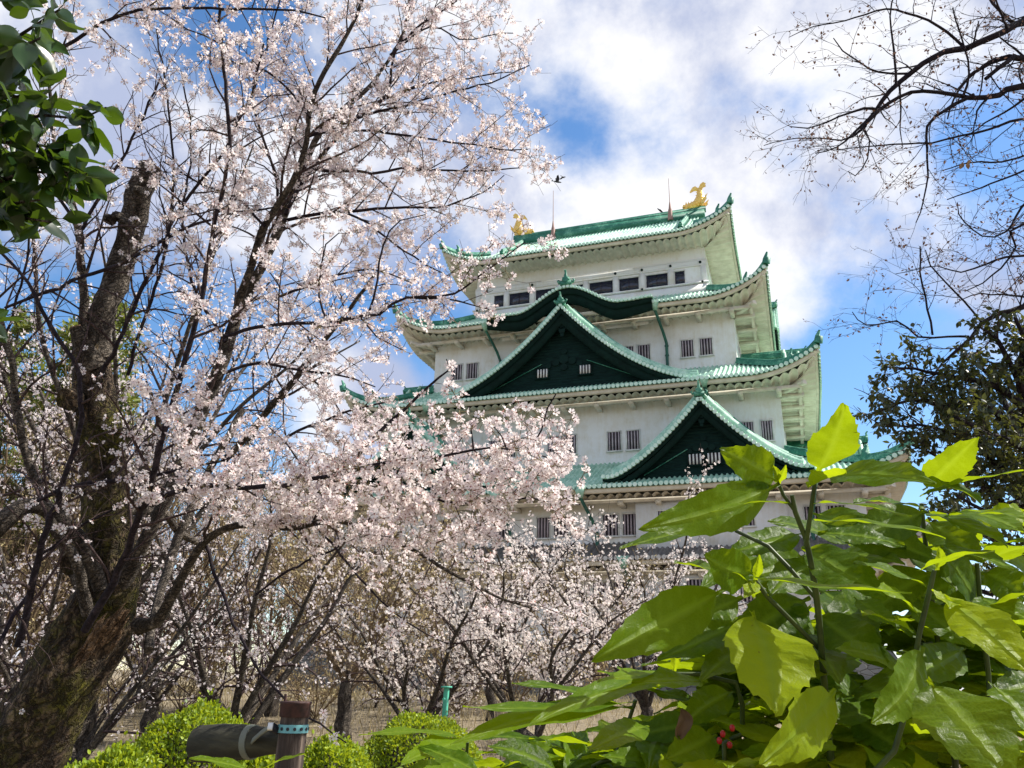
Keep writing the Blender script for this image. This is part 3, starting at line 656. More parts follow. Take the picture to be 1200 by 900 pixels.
# top roof: ridge, verge gables at its ends, descending ridges
def top_ridge():
    mb = MB()
    mb.box((0.3, 0, 35.45), (8.5, .34, .36)); mb.box((0.3, 0, 35.95), (8.6, .24, .16)); mb.tube([(-8.3, 0, 36.1), (8.9, 0, 36.1)], .2, 8)
    for sx in (-1, 1):
        for sy in (-1, 1):
            v = np.linspace(.36, .97, 10); pr = v + .16 * (v * v - v)
            pts = np.stack([np.full(10, 7.35 * sx), sy * -8.7 * (1 - v), 29.2 + 6.1 * pr + .05], 1)
            mb.sweep(pts, .4, .34); mb.tube(pts + [0, 0, .42], .12, 7)
            e = pts[0]; mb.tube([e, e + [0, -.15 * -sy, .35], e + [sx * .1, .35 * sy, .75]], [.25, .2, .05], 7)
    for sx in (-1, 1):
        v = np.linspace(0, 1, 9)
    mb.build('main_ridge', 'ridge', roofs[5])
    mb = MB()
    for sx in (-1, 1):
        yy = np.linspace(-5.5, 5.5, 25); v = 1 - np.abs(yy) / 8.7; pr = v + .16 * (v * v - v); zz = 29.2 + 6.1 * pr
        X = np.full(25, 7.6 * sx)
        mb.grid(np.stack([np.stack([X, yy, zz - .1], 1), np.stack([X, yy, np.full(25, 30.6)], 1)], 0))
        X2 = np.full(25, 8.35 * sx); mb.grid(np.stack([np.stack([X2, yy, zz - .02], 1), np.stack([X2, yy, zz - .6], 1), np.stack([X2 - sx * .15, yy, zz - .6], 1)], 0))
    mb.build('end_gable', 'siding', roofs[5])
top_ridge()
# golden fish
def gold_fish(x0, inward, z0=36.05, sc=1.0):
    T = lambda u, z, y=0.0: np.array([x0 + inward * u * sc * .80, y * sc, z0 + z * sc * 1.1])
    mb = MB()
    sp = [(1.75, .22, .10), (1.55, .26, .24), (1.25, .30, .33), (.85, .34, .38), (.45, .42, .44), (.15, .68, .46), (.02, 1.05, .38), (.05, 1.4, .28), (.08, 1.7, .19), (.05, 1.9, .12)]
    pts = np.array([T(a, b) for a, b, r in sp]); mb.tube(pts, np.array([r for a, b, r in sp]) * sc, 12)
    def fin(poly, th=.05):
        poly = np.array([T(*q) for q in poly]); n = len(poly)
        a = poly + [0, th, 0]; b = poly - [0, th, 0]
        mb.add(a, [list(range(n))]); mb.add(b, [list(range(n))[::-1]])
        for i in range(n): j = (i + 1) % n; mb.add([a[i], a[j], b[j], b[i]], [[0, 1, 2, 3]])
    # tail lobes
    fin([(.0, 1.7), (.18, 1.85), (.5, 2.08), (.8, 2.0), (1.12, 1.62), (1.0, 1.6), (.7, 1.72), (.4, 1.68), (.15, 1.6)], .07)
    fin([(.1, 1.65), (.1, 1.95), (-.05, 2.2), (-.35, 2.35), (-.62, 2.2), (-.5, 2.1), (-.62, 1.98), (-.3, 1.9), (-.1, 1.6)], .07)
    # pectoral and belly fins on the outer side, dorsal spikes on the inner side
    for y in (.32, -.32):
        fin([(.1, .35, y), (-.35, .7, y * 1.3), (-.78, 1.02, y * 1.6), (-.6, .72, y * 1.5), (-.66, .6, y * 1.5), (-.3, .3, y * 1.2)], .05)
    fin([(-.25, .9), (-.55, 1.2), (-.5, .9), (-.3, .7)], .04)
    for a, b in ((.42, 1.0), (.38, 1.25), (.3, 1.5)): fin([(a - .1, b), (a + .16, b + .05), (a - .08, b - .2)], .04)
    for a in (.7, 1.0, 1.3, 1.55): fin([(a - .1, .6), (a + .02, .82), (a + .12, .55)], .05)
    fin([(1.55, .45), (1.85, .5), (1.95, .3), (1.6, .25)], .2); fin([(1.5, .2), (1.85, .12), (1.5, .02)], .2)
    o = mb.build('golden_fish', 'gold', castle, smooth=False); return o
gold_fish(-7.95, 1); gold_fish(8.55, -1)
for x, zt in ((-4.5, 40.2), (5.95, 39.4)):
    mb = MB(); mb.tube([(x, -.3, 35.2), (x, -.3, 36.3)], [.26, .16], 8); mb.tube([(x, -.3, 36.3), (x, -.3, 37.0)], [.13, .05], 8); mb.tube([(x, -.3, 36.9), (x, -.3, zt)], [.035, .02], 6)
    mb.build('lightning_rod', 'rod', castle)
# downpipes with hopper heads
for x, d, ztop, wd, zend, dx in [(-6.15, 11.5, 22.05, 9.6, 19.0, .5), (6.05, 11.5, 22.05, 9.6, 18.3, .4), (9.2, 13.7, 15.5, 11.8, 11.2, .5), (-9.4, 13.7, 15.5, 11.8, 11.2, .5),
                                 (2.2, 16.9, 8.3, 15.0, 4.8, .5), (-3.0, 16.9, 8.3, 15.0, 4.8, .4), (14.8, 16.9, 8.3, 15.0, 4.8, -.3), (4.6, 16.9, 4.3, 15.0, -.1, .2)]:
    T = TS(0); mb = MB()
    mb.tube(T(np.array([x, x, x + dx * .7, x + dx, x + dx]), np.array([d, d, wd + .5, wd + .12, wd + .12]), np.array([ztop, ztop - .4, ztop - 1.5, ztop - 2.1, zend])), .10, 8)
    for zz in (ztop - 2.3, ztop - 3.0): mb.disc(T(x + dx, wd + .12, zz), (0, 0, 1), .14, 8, 0, .04)
    pp = mb.build('downpipe', 'pipe', castle)
    mb = MB(); c = T(x, d + .15, ztop + .05)
    a = [c + np.array([sx * .34, sy * .2, .2]) for sx, sy in ((-1, -1), (1, -1), (1, 1), (-1, 1))]; b = [c + np.array([sx * .12, sy * .12, -.45]) for sx, sy in ((-1, -1), (1, -1), (1, 1), (-1, 1))]
    mb.add(a + b, [[0, 1, 2, 3], [0, 4, 5, 1], [1, 5, 6, 2], [2, 6, 7, 3], [3, 7, 4, 0], [7, 6, 5, 4]]); mb.build('hopper_head', 'tile', pp)
# stone base, battered and curved
def stone_base():
    mb = MB(); z = np.linspace(0, -12, 13); q = -z / 12; o = 0.2 + 4.2 * q ** 0.8 - .9 * q * (1 - q) * 0
    for side in range(4):
        T = TS(side); H_, D_ = (17.3, 14.9) if side % 2 == 0 else (14.9, 17.3)
        s_ = np.linspace(-1, 1, 61); P = np.stack([T(s_ * (H_ + oo), D_ + oo, zz) for oo, zz in zip(o, z)], 0)
        P += np.random.default_rng(3).normal(0, .03, P.shape)
        mb.grid(P)
    mb.add([(-17.5, -15.1, 0), (17.5, -15.1, 0), (17.5, 15.1, 0), (-17.5, 15.1, 0)], [[0, 1, 2, 3]])
    o_ = mb.build('stone_base', 'stone', None)
    tag(o_, 'grey dry stone rampart carrying the castle keep', 'rampart')
stone_base()

# ------------------------------------------------------------------ tree helpers
def smooth_line(P, step):
    P = np.asarray(P, float); n = len(P)
    if n < 3: 
        k = max(2, int(np.linalg.norm(P[-1, :3] - P[0, :3]) / step) + 1); return np.array([P[0] + (P[-1] - P[0]) * q for q in np.linspace(0, 1, k)])
    out = []
    E = np.vstack([2 * P[0] - P[1], P, 2 * P[-1] - P[-2]])
    for i in range(n - 1):
        p0, p1, p2, p3 = E[i], E[i + 1], E[i + 2], E[i + 3]
        k = max(1, int(np.linalg.norm(p2[:3] - p1[:3]) / step))
        for q in np.arange(k) / k:
            out.append(.5 * ((2 * p1) + (-p0 + p2) * q + (2 * p0 - 5 * p1 + 4 * p2 - p3) * q * q + (-p0 + 3 * p1 - 3 * p2 + p3) * q ** 3))
    out.append(P[-1]); out = np.array(out); out[:, 3] = np.maximum(out[:, 3], 1e-4); return out
def pix_limb(spec):
    # (px, py, distance along the view, half width in px) -> x,y,z,radius
    return np.array([[*at(a, b, d), hw * d / FPX] for a, b, d, hw in spec])
def wobble(L, amp, rng):
    L = L.copy(); n = len(L); w = np.cumsum(rng.normal(0, amp, (n, 3)), 0); w -= np.linspace(0, 1, n)[:, None] * w[-1] * 0.6; L[:, :3] += w; return L
def spawn(parents, spacing, lo, hi, ang=(30, 65), rf=.55, upb=.15, rng=None, curve=.25, start=.1, seg=.08, rmin=.0012, tip=.35, jit=.12):
    out = []
    for L in parents:
        P = L[:, :3]; d = np.linalg.norm(np.diff(P, axis=0), axis=1); S = np.r_[0, np.cumsum(d)]
        if S[-1] < 1e-3: continue
        s_ = S[-1] * start + rng.uniform(0, spacing)
        side = rng.uniform(0, 6.28)
        while s_ < S[-1]:
            i = min(np.searchsorted(S, s_) - 1, len(P) - 2); i = max(i, 0); q = (s_ - S[i]) / (d[i] + 1e-9)
            p = P[i] + (P[i + 1] - P[i]) * q; t = (P[i + 1] - P[i]) / (d[i] + 1e-9); r = L[i, 3] * (1 - q) + L[i + 1, 3] * q
            side += 2.4 + rng.normal(0, .5)
            a = np.cross(t, [0, 0, 1.0]); a /= np.linalg.norm(a) + 1e-6; b = np.cross(a, t)
            perp = a * math.cos(side) + b * math.sin(side); an = R_(rng.uniform(*ang))
            dr = t * math.cos(an) + perp * math.sin(an) + np.array([0, 0, upb]); dr /= np.linalg.norm(dr)
            ln = rng.uniform(lo, hi) * (1 - .45 * s_ / S[-1]); n = max(3, int(ln / seg) + 1)
            bend = rng.normal(0, curve, 3) + [0, 0, upb * .6]; q_ = [p]; dd = dr.copy()
            for k in range(n - 1):
                dd = dd + bend / n + rng.normal(0, jit, 3); dd /= np.linalg.norm(dd); q_.append(q_[-1] + dd * ln / (n - 1))
            r0 = max(rmin, min(r * rf, ln * .02)); rr = np.linspace(r0, max(rmin * .8, r0 * tip), n)
            out.append(np.c_[np.array(q_), rr]); s_ += spacing * rng.uniform(.6, 1.4)
    return out
def tubes(mb, lines, n=5, mat=0, cap=False):
    for L in lines: mb.tube(L[:, :3], L[:, 3], n, mat, cap)
def frames(nrm, rng):
    n = nrm / (np.linalg.norm(nrm, axis=1)[:, None] + 1e-9); a = rng.normal(0, 1, n.shape); x = np.cross(n, a); x /= np.linalg.norm(x, axis=1)[:, None] + 1e-9
    y = np.cross(n, x); return np.stack([x, y, n], -1)     # columns
def flower_template(detail=2):
    V, F = [], []; m = []
    for k in range(5):
        a = k * 2 * math.pi / 5; b = len(V)
        def pt(r, th, z): return (r * math.cos(a + th), r * math.sin(a + th), z)
        if detail == 2:
            V += [pt(.10, 0, 0), pt(.60, -.50, .16), pt(1.0, -.30, .30), pt(.92, 0, .22), pt(1.0, .30, .30), pt(.60, .50, .16)]
            F += [(b, b + 1, b + 2, b + 3), (b, b + 3, b + 4, b + 5)]
        else:
            V += [pt(.0, 0, 0), pt(.8, -.52, .2), pt(1.05, 0, .28), pt(.8, .52, .2)]; F += [(b, b + 1, b + 2, b + 3)]
    return np.array(V), np.array(F)
def add_flowers(mb, C, Nn, size, rng, detail=2, heart=True, tone=None):
    V, F = flower_template(detail); k = len(C)
    if k == 0: return
    Fm = frames(Nn, rng); S = size * rng.uniform(.75, 1.12, k); cup = rng.uniform(.4, 2.0, k); bud = rng.random(k) < .14; S = np.where(bud, S * .5, S); cup = np.where(bud, 3.2, cup)
    VV = np.broadcast_to(V, (k, *V.shape)).copy(); VV[:, :, 2] *= cup[:, None]
    W = np.einsum('kij,kvj->kvi', Fm, VV) * S[:, None, None] + C[:, None]
    FF = (np.arange(k)[:, None, None] * len(V) + F[None]).reshape(-1, 4)
    tone = rng.uniform(0, 1, k) if tone is None else tone
    mb.add(W.reshape(-1, 3), FF, 0, rnd=np.repeat(tone, len(V)))
    if heart:
        hv = np.array([(math.cos(i * 1.257) * .17, math.sin(i * 1.257) * .17, .10) for i in range(5)] + [(0, 0, -.5)])
        HF = np.array([[0, 1, 2], [0, 2, 3], [0, 3, 4], [0, 1, 5], [1, 2, 5], [2, 3, 5], [3, 4, 5], [4, 0, 5]])
        W = np.einsum('kij,vj->kvi', Fm, hv) * S[:, None, None] + C[:, None]
        mb.add(W.reshape(-1, 3), (np.arange(k)[:, None, None] * 6 + HF[None]).reshape(-1, 3), 1)
def blossom_points(lines, spacing, per, rad, rng, prob=1.0, tip=0.0, orig=None):
    C, Nn = [], []
    for L in lines:
        P = L[:, :3]; d = np.linalg.norm(np.diff(P, axis=0), axis=1); S = np.r_[0, np.cumsum(d)]
        s_ = S[-1] * tip + rng.uniform(0, spacing)
        while s_ <= S[-1]:
            if rng.random() < prob:
                i = min(max(np.searchsorted(S, s_) - 1, 0), len(P) - 2); p = P[i] + (P[i + 1] - P[i]) * ((s_ - S[i]) / (d[i] + 1e-9))
                k = rng.integers(per[0], per[1] + 1); v = rng.normal(0, 1, (k, 3)); v /= np.linalg.norm(v, axis=1)[:, None]
                C.append(p + v * rad * rng.uniform(.5, 1.2, (k, 1)))
                if orig is not None: orig.append(np.repeat(p[None], k, 0))
                Nn.append(v + rng.normal(0, .3, (k, 3)))
            s_ += spacing * rng.uniform(.5, 1.5)
    if not C: return np.zeros((0, 3)), np.zeros((0, 3))
    return np.concatenate(C), np.concatenate(Nn)
LEAF_V = np.array([(0, 0, 0), (.5, .28, .05), (.25, .22, .03), (1, 0, -.08), (.5, -.28, .05), (.25, -.22, .03), (.5, 0, -.03), (.78, .17, .0), (.78, -.17, .0)])
LEAF_F = np.array([(0, 6, 1, 2), (0, 5, 4, 6), (6, 3, 7, 1), (6, 4, 8, 3)])
def fine_leaf():
    V = []; F = []; nu = 9
    for i in range(nu):
        u = i / (nu - 1); uu = max(0, (u - .08) / .92); w = .27 * math.sin(math.pi * min(1, uu) ** .85) ** .8 if 0 < uu < 1 else .004
        for v in (-1, -.5, 0, .5, 1): V.append((u, v * w, .10 * w * abs(v) * 3 - .16 * u * u + .03 * math.sin(u * 9) * abs(v)))
    for i in range(nu - 1):
        for j in range(4): b = i * 5 + j; F.append((b, b + 1, b + 6, b + 5))
    return np.array(V), np.array(F)
FINE_V, FINE_F = fine_leaf()
def add_leaves(mb, C, D, Nn, length, rng, rnd=None, width=1.0, mat=0, fine=False):
    # C base, D direction, N face normal
    k = len(C)
    if k == 0: return
    D = D / (np.linalg.norm(D, axis=1)[:, None] + 1e-9); Nn = Nn - D * (Nn * D).sum(1)[:, None]; Nn /= np.linalg.norm(Nn, axis=1)[:, None] + 1e-9
    Y = np.cross(Nn, D); Fm = np.stack([D, Y * width, Nn], -1)
    S = length * rng.uniform(.65, 1.15, k)
    LV, LF = (FINE_V, FINE_F) if fine else (LEAF_V, LEAF_F)
    W = np.einsum('kij,vj->kvi', Fm, LV) * S[:, None, None] + C[:, None]
    rnd = rng.uniform(0, 1, k) if rnd is None else rnd
    mb.add(W.reshape(-1, 3), (np.arange(k)[:, None, None] * len(LV) + LF[None]).reshape(-1, 4), mat, rnd=np.repeat(rnd, len(LV)))

# ------------------------------------------------------------------ the big cherry tree in the left foreground
def big_cherry():
    rng = np.random.default_rng(21)
    base = at(-30, 960, 4.9); gz = float(ground_z(base[0], base[1]))
    t = thing('cherry_tree', 'old blossoming cherry with thick mossy leaning trunk and sawn off limb at the left', 'tree', (base[0], base[1], gz))
    trunk = pix_limb([(-60, 1010, 4.85, 68), (-22, 950, 4.85, 56), (18, 890, 4.85, 49), (60, 815, 4.9, 45), (103, 745, 5.0, 41), (128, 690, 5.0, 33), (133, 650, 5.05, 29), (127, 600, 5.05, 25), (124, 550, 5.1, 24), (120, 510, 5.1, 24), (112, 470, 5.1, 22), (107, 430, 5.1, 20), (107, 400, 5.1, 20)])
    lower = np.array([[base[0] - .1, base[1], gz - .2, .50], [base[0] - .05, base[1], gz + .25, .42]])
    tr = smooth_line(np.vstack([lower, trunk]), .05)
    mb = MB()
    n = 26; an = np.arange(n) * 2 * math.pi / n
    # trunk skin with bulges
    P = tr[:, :3]; tt = np.gradient(P, axis=0); tt /= np.linalg.norm(tt, axis=1)[:, None]
    X = np.cross(tt, _f); X /= np.linalg.norm(X, axis=1)[:, None]; Y = np.cross(tt, X); k = len(P)
    ph = np.arange(k)[:, None] * .05
    bul = 1 + .07 * np.sin(3 * an[None] + 2.1 * ph) + .05 * np.sin(7 * an[None] - 5 * ph + 1) + .05 * np.sin(ph * 9 + 2 * an[None]) + rng.normal(0, .025, (k, n))
    G = P[:, None] + (X[:, None] * np.cos(an)[None, :, None] + Y[:, None] * np.sin(an)[None, :, None]) * (tr[:, 3:4] * bul)[:, :, None]
    G = np.concatenate([G, G[:, :1]], 1); mb.grid(G); mb.add(G[-1, :-1], [list(range(n))])
    # knots
    for (a, b, d, r) in [(146, 512, 5.0, .05), (98, 655, 4.9, .06), (92, 468, 5.0, .05)]:
        c = at(a, b, d); mb.tube([c - _f * .12, c - _f * .02 + _u * .01, c + _u * .03], [r * 1.3, r * 1.1, r * .6], 12, 0, True, .08, rng)
    mb.build('trunk', 'mossbark', t, smooth=True)
    mb = MB()       # tan slivers whose colour stands in for a sunlit patch on the bark
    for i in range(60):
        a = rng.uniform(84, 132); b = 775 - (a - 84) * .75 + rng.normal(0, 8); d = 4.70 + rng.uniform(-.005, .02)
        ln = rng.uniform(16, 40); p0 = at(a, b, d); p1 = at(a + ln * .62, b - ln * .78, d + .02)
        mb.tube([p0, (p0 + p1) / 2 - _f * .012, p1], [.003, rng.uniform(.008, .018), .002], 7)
    mb.build('sunlit_slivers', 'sunpatch', t, smooth=True)
    # sawn limb going up, its stub and cut face
    saw = wobble(smooth_line(pix_limb([(108, 415, 5.1, 21), (112, 390, 5.1, 18), (122, 362, 5.1, 14), (136, 325, 5.15, 15), (148, 285, 5.2, 14), (160, 242, 5.2, 14.5), (168, 215, 5.2, 14), (177, 192, 5.2, 13)]), .05), .004, rng)
    mb = MB(); mb.tube(saw[:, :3], saw[:, 3], 18, 0, True, .05, rng)
    st = smooth_line(pix_limb([(112, 430, 5.05, 13), (98, 405, 5.0, 11), (90, 383, 4.98, 9)]), .04); mb.tube(st[:, :3], st[:, 3], 14, 0, True, .06, rng)
    for (a, b, hw) in [(150, 262, 5), (141, 255, 4), (131, 258, 4), (152, 305, 5), (165, 225, 4)]:
        c = at(a, b, 5.1); mb.tube([c, c - _f * .06, c - _f * .09], [.035, .03, .012], 8)
    mb.build('sawn_limb', 'bark', t, smooth=True)
    for L in (saw, st):
        mb = MB(); dr = L[-1, :3] - L[-2, :3]; dr /= np.linalg.norm(dr); mb.disc(L[-1, :3] + dr * .004, dr, L[-1, 3] * .8, 14, 0, .004); mb.build('cut_face', 'cut', t)
    thick = [
        [(140, 700, 4.95, 12), (158, 655, 4.9, 10), (180, 610, 4.9, 9.5), (203, 560, 4.95, 9.5), (222, 510, 5, 9.5), (240, 465, 5.1, 9.5), (258, 420, 5.1, 9), (275, 370, 5.2, 8), (300, 325, 5.2, 6.5), (325, 270, 5.3, 6), (345, 215, 5.4, 5), (372, 160, 5.4, 4.2), (405, 125, 5.5, 3.5), (440, 90, 5.6, 2.6), (470, 40, 5.7, 2), (482, -20, 5.7, 1.5)],
        [(276, 372, 5.1, 6), (292, 320, 5.0, 5.5), (312, 262, 4.9, 5), (340, 215, 4.8, 4.5), (358, 165, 4.8, 4), (365, 120, 4.8, 3.6), (388, 70, 4.8, 3.2), (412, 30, 4.8, 2.6), (428, -10, 4.8, 2.2)],
        [(162, 735, 4.9, 12), (176, 733, 4.85, 9), (190, 722, 4.8, 8), (212, 682, 4.7, 6.5), (240, 640, 4.6, 5.5), (268, 620, 4.5, 5), (300, 615, 4.4, 4.5), (347, 617, 4.3, 4.5), (383, 609, 4.2, 4), (417, 615, 4.1, 3.4), (450, 630, 4.1, 3), (493, 647, 4, 2.6), (550, 680, 4, 2.2), (627, 713, 4.1, 1.5)],
        [(118, 690, 4.8, 10), (100, 640, 4.75, 10), (80, 618, 4.7, 10), (55, 597, 4.6, 11), (27, 595, 4.5, 12), (0, 618, 4.4, 13), (-30, 640, 4.4, 13), (-90, 640, 4.2, 9)],
        [(103, 720, 4.75, 9), (97, 690, 4.7, 8), (88, 655, 4.65, 7), (66, 625, 4.6, 6.5), (53, 592, 4.6, 6), (35, 544, 4.6, 5.5), (21, 480, 4.6, 5), (16, 427, 4.6, 4.5), (5, 390, 4.6, 5), (-10, 340, 4.6, 4)],
        [(108, 445, 5.05, 8), (100, 400, 5.0, 6.5), (97, 350, 5.0, 6), (93, 300, 5.0, 5.5), (88, 250, 5.0, 5), (72, 200, 5.0, 3), (62, 140, 5, 2.4), (60, 60, 5, 2)],
        [(130, 600, 5.05, 9), (190, 600, 5.5, 6), (215, 625, 5.8, 5), (245, 640, 6, 4.5)],
        [(175, 760, 4.9, 7), (182, 720, 5.2, 6), (200, 660, 5.6, 6), (222, 600, 5.8, 6), (240, 560, 6, 5), (262, 520, 6, 5), (283, 480, 6.2, 4.6), (306, 494, 6.2, 0.5)][:7],
        [(262, 540, 6, 5), (306, 494, 5.9, 5), (337, 458, 5.8, 4.6), (374, 407, 5.7, 4), (410, 365, 5.6, 3), (440, 320, 5.6, 2)],
    ]
    med = [
        [(100, 740, 4.6, 7), (140, 660, 4.5, 6), (160, 612, 4.4, 5.5), (176, 584, 4.3, 5.2), (192, 528, 4.25, 5), (213, 453, 4.2, 4.6), (227, 400, 4.2, 4.4), (240, 340, 4.2, 4), (254, 270, 4.2, 3.6), (264, 200, 4.2, 3.3), (264, 120, 4.2, 3), (260, 50, 4.2, 2.6), (256, -20, 4.2, 2.4)],
        [(20, 760, 4.4, 6), (38, 690, 4.4, 5.5), (59, 620, 4.4, 5), (74, 575, 4.4, 4.5), (88, 533, 4.4, 4), (97, 490, 4.4, 4), (90, 445, 4.4, 3.6), (64, 397, 4.4, 3.4), (45, 363, 4.4, 3), (29, 330, 4.4, 2.6), (0, 296, 4.4, 2.4), (-30, 270, 4.4, 2)],
        [(45, 585, 4.4, 3), (70, 573, 4.4, 3.8), (99, 568, 4.4, 4), (144, 563, 4.4, 3.6), (181, 555, 4.4, 3), (235, 544, 4.4, 2), (300, 520, 4.4, 1.5)],
        [(176, 590, 4.3, 5), (200, 580, 4.2, 4.6), (227, 573, 4.1, 4.4), (270, 569, 3.9, 4), (320, 568, 3.7, 4), (378, 560, 3.5, 3.6), (430, 552, 3.4, 3), (472, 544, 3.3, 2.8), (520, 536, 3.3, 2.4), (556, 529, 3.3, 2.0), (600, 528, 3.3, 1.4), (650, 540, 3.3, 1.2)],
        [(5, 360, 4.5, 2.2), (67, 333, 4.5, 3), (93, 318, 4.6, 3), (144, 301, 4.6, 3), (192, 277, 4.7, 2.6), (260, 250, 4.8, 2), (320, 240, 4.8, 1.5)],
        [(118, 440, 4.9, 4), (141, 400, 4.8, 3.4), (165, 347, 4.8, 3.4), (197, 277, 4.7, 3), (227, 224, 4.7, 2.6), (261, 176, 4.6, 2.2), (290, 120, 4.6, 1.8), (310, 50, 4.6, 1.4)],
        [(150, 440, 4.9, 3), (180, 340, 4.9, 2.6), (200, 270, 4.9, 2.4), (205, 200, 4.9, 2), (196, 110, 4.9, 1.6), (180, 30, 4.9, 1.2)],
        [(20, 95, 4.0, 3), (43, 72, 4.0, 3), (91, 45, 4.0, 3), (120, 21, 4.0, 2.8), (160, 8, 4.0, 2.5), (227, 8, 4.1, 2.2), (320, 8, 4.2, 1.8), (380, 20, 4.2, 1.2)],
        [(96, 267, 4.8, 3), (128, 205, 4.8, 2.4), (155, 160, 4.8, 2), (190, 90, 4.8, 1.5)],
        [(358, 200, 5.2, 3), (371, 201, 5.2, 2.6), (433, 207, 5.2, 2.4), (470, 198, 5.2, 2), (527, 200, 5.2, 1.6), (583, 197, 5.2, 1.2), (609, 195, 5.2, .8)],
        [(362, 158, 5, 2.6), (376, 154, 5, 2.6), (427, 153, 5, 2.2), (484, 159, 5, 1.8), (544, 169, 5, 1.4), (597, 177, 5, 1), (620, 176, 5, .8)],
        [(380, 152, 5.4, 2.8), (393, 147, 5.4, 2.6), (436, 132, 5.4, 2.2), (481, 122, 5.4, 1.8), (527, 110, 5.4, 1.5), (578, 96, 5.4, 1.2), (623, 78, 5.4, .8)],
        [(425, 130, 5.5, 2), (442, 119, 5.5, 2), (498, 99, 5.5, 1.6), (549, 89, 5.5, 1.2), (600, 84, 5.5, .8)],
        [(335, 250, 5.1, 3.4), (368, 190, 5.2, 3.2), (413, 142, 5.2, 2.8), (447, 113, 5.3, 2.4), (459, 65, 5.3, 2), (498, 28, 5.3, 1.6), (535, 0, 5.3, 1.2)],
        [(459, 65, 5.3, 1.8), (504, 31, 5.3, 1.4), (541, 45, 5.3, 1.1), (572, 44, 5.3, .9), (606, 41, 5.3, .7)],
        [(325, 262, 5.1, 3), (357, 255, 5.1, 2.8), (408, 248, 5.1, 2.6), (459, 245, 5.1, 2.2), (520, 241, 5.1, 1.6), (565, 225, 5.1, 1), (590, 205, 5.1, .7)],
        [(405, 251, 5.1, 2), (430, 262, 5, 1.8), (459, 282, 5, 1.6), (484, 300, 5, 1.4), (520, 320, 5, 1)],
        [(262, 395, 4.2, 3), (300, 386, 4.1, 3), (345, 382, 4.0, 3), (391, 377, 4.0, 2.8), (442, 369, 3.9, 2.4), (476, 347, 3.9, 2), (532, 342, 3.9, 1.8), (563, 322, 3.9, 1.5), (614, 285, 3.9, .9)],
        [(476, 347, 3.9, 2), (518, 349, 3.9, 1.6), (555, 356, 3.9, 1.2), (574, 362, 3.9, .8)],
        [(430, 375, 3.9, 2), (445, 330, 3.9, 1.8), (452, 290, 3.9, 1.5), (470, 260, 3.9, 1.1), (500, 255, 3.9, .8)],
        [(390, 378, 4, 2), (375, 330, 4, 1.6), (385, 285, 4, 1.2), (400, 270, 4, .9)],
        [(420, 372, 3.9, 1.6), (440, 395, 3.9, 1.2), (470, 410, 3.9, .9)],
        [(430, 525, 4.2, 3.4), (464, 492, 4.2, 2.8), (498, 458, 4.2, 2.2), (527, 433, 4.2, 1.5), (523, 420, 4.2, .8)],
        [(330, 600, 4.2, 3.4), (380, 575, 4.2, 3.2), (430, 525, 4.2, 3)],
        [(440, 560, 4, 2.2), (500, 585, 3.8, 2), (560, 590, 3.7, 1.6), (620, 585, 3.7, 1.3), (680, 590, 3.7, 1)],
        [(500, 585, 3.8, 1.6), (540, 560, 3.8, 1.4), (600, 552, 3.8, 1.2), (655, 548, 3.8, .9)],
        [(555, 529, 3.3, 1.6), (552, 510, 3.3, 1.4), (551, 497, 3.3, .9)], [(590, 530, 3.3, 1.4), (583, 512, 3.3, 1), (577, 500, 3.3, .8)],
        [(620, 530, 3.4, 1.8), (632, 505, 3.4, 1.4), (640, 480, 3.4, 1.2), (652, 462, 3.4, 1)],
        [(370, 615, 4.2, 2.2), (400, 650, 4.1, 2), (433, 687, 4, 1.7), (477, 727, 4, 1.3), (520, 750, 4, .9)],
        [(240, 640, 4.6, 3), (262, 700, 4.4, 2.8), (295, 770, 4.2, 2.4), (330, 815, 4.1, 2), (375, 850, 4, 1.5), (405, 872, 4, 1)],
        [(300, 700, 5.2, 2), (340, 670, 5.2, 2), (400, 640, 5, 1.8), (450, 600, 5, 1.4)],
        [(230, 575, 5.6, 3), (290, 545, 5.6, 2.8), (340, 505, 5.6, 2.4), (400, 480, 5.6, 2), (450, 470, 5.6, 1.4)],
        [(290, 350, 5.2, 3), (330, 345, 5.2, 2.4), (380, 325, 5.2, 2), (430, 315, 5.2, 1.4), (480, 330, 5.2, 1)],
        [(250, 440, 5.1, 3), (300, 425, 5.2, 2.6), (350, 430, 5.2, 2.2), (400, 440, 5.2, 1.6), (440, 455, 5.2, 1)],
        [(265, 400, 5.1, 3), (225, 330, 5.2, 2.4), (215, 250, 5.2, 2), (225, 170, 5.2, 1.5), (215, 90, 5.2, 1.2)],
        [(330, 260, 5.3, 2.6), (320, 190, 5.2, 2.2), (300, 120, 5.2, 1.8), (310, 60, 5.2, 1.4), (330, -10, 5.2, 1.2)],
        [(365, 140, 4.8, 2.2), (330, 100, 4.8, 1.8), (290, 75, 4.8, 1.5), (230, 60, 4.8, 1.2)],
        [(310, 265, 4.9, 2.4), (275, 230, 4.9, 2), (235, 215, 4.9, 1.7), (190, 190, 4.9, 1.3)],
        [(0, 540, 4.8, 3), (-20, 450, 4.8, 2.5), (10, 380, 4.8, 2), (30, 310, 4.8, 1.8), (50, 230, 4.8, 1.4)],
        [(88, 260, 5, 3), (60, 220, 5, 2.4), (30, 190, 5, 2), (0, 150, 5, 1.6)],
        [(40, 690, 4.5, 3.5), (20, 720, 4.4, 3.5), (0, 765, 4.3, 3.5), (-30, 800, 4.3, 3)],
        [(50, 650, 4.6, 2.5), (95, 620, 4.6, 2), (150, 590, 4.6, 1.5)],
    ]
    TH = [wobble(smooth_line(pix_limb(s_), .06), .004, rng) for s_ in thick]
    ME = [wobble(smooth_line(pix_limb(s_), .07), .006, rng) for s_ in med]
    for L in TH: L[:, 3] *= .84
    for L in ME: L[:, 3] *= .72
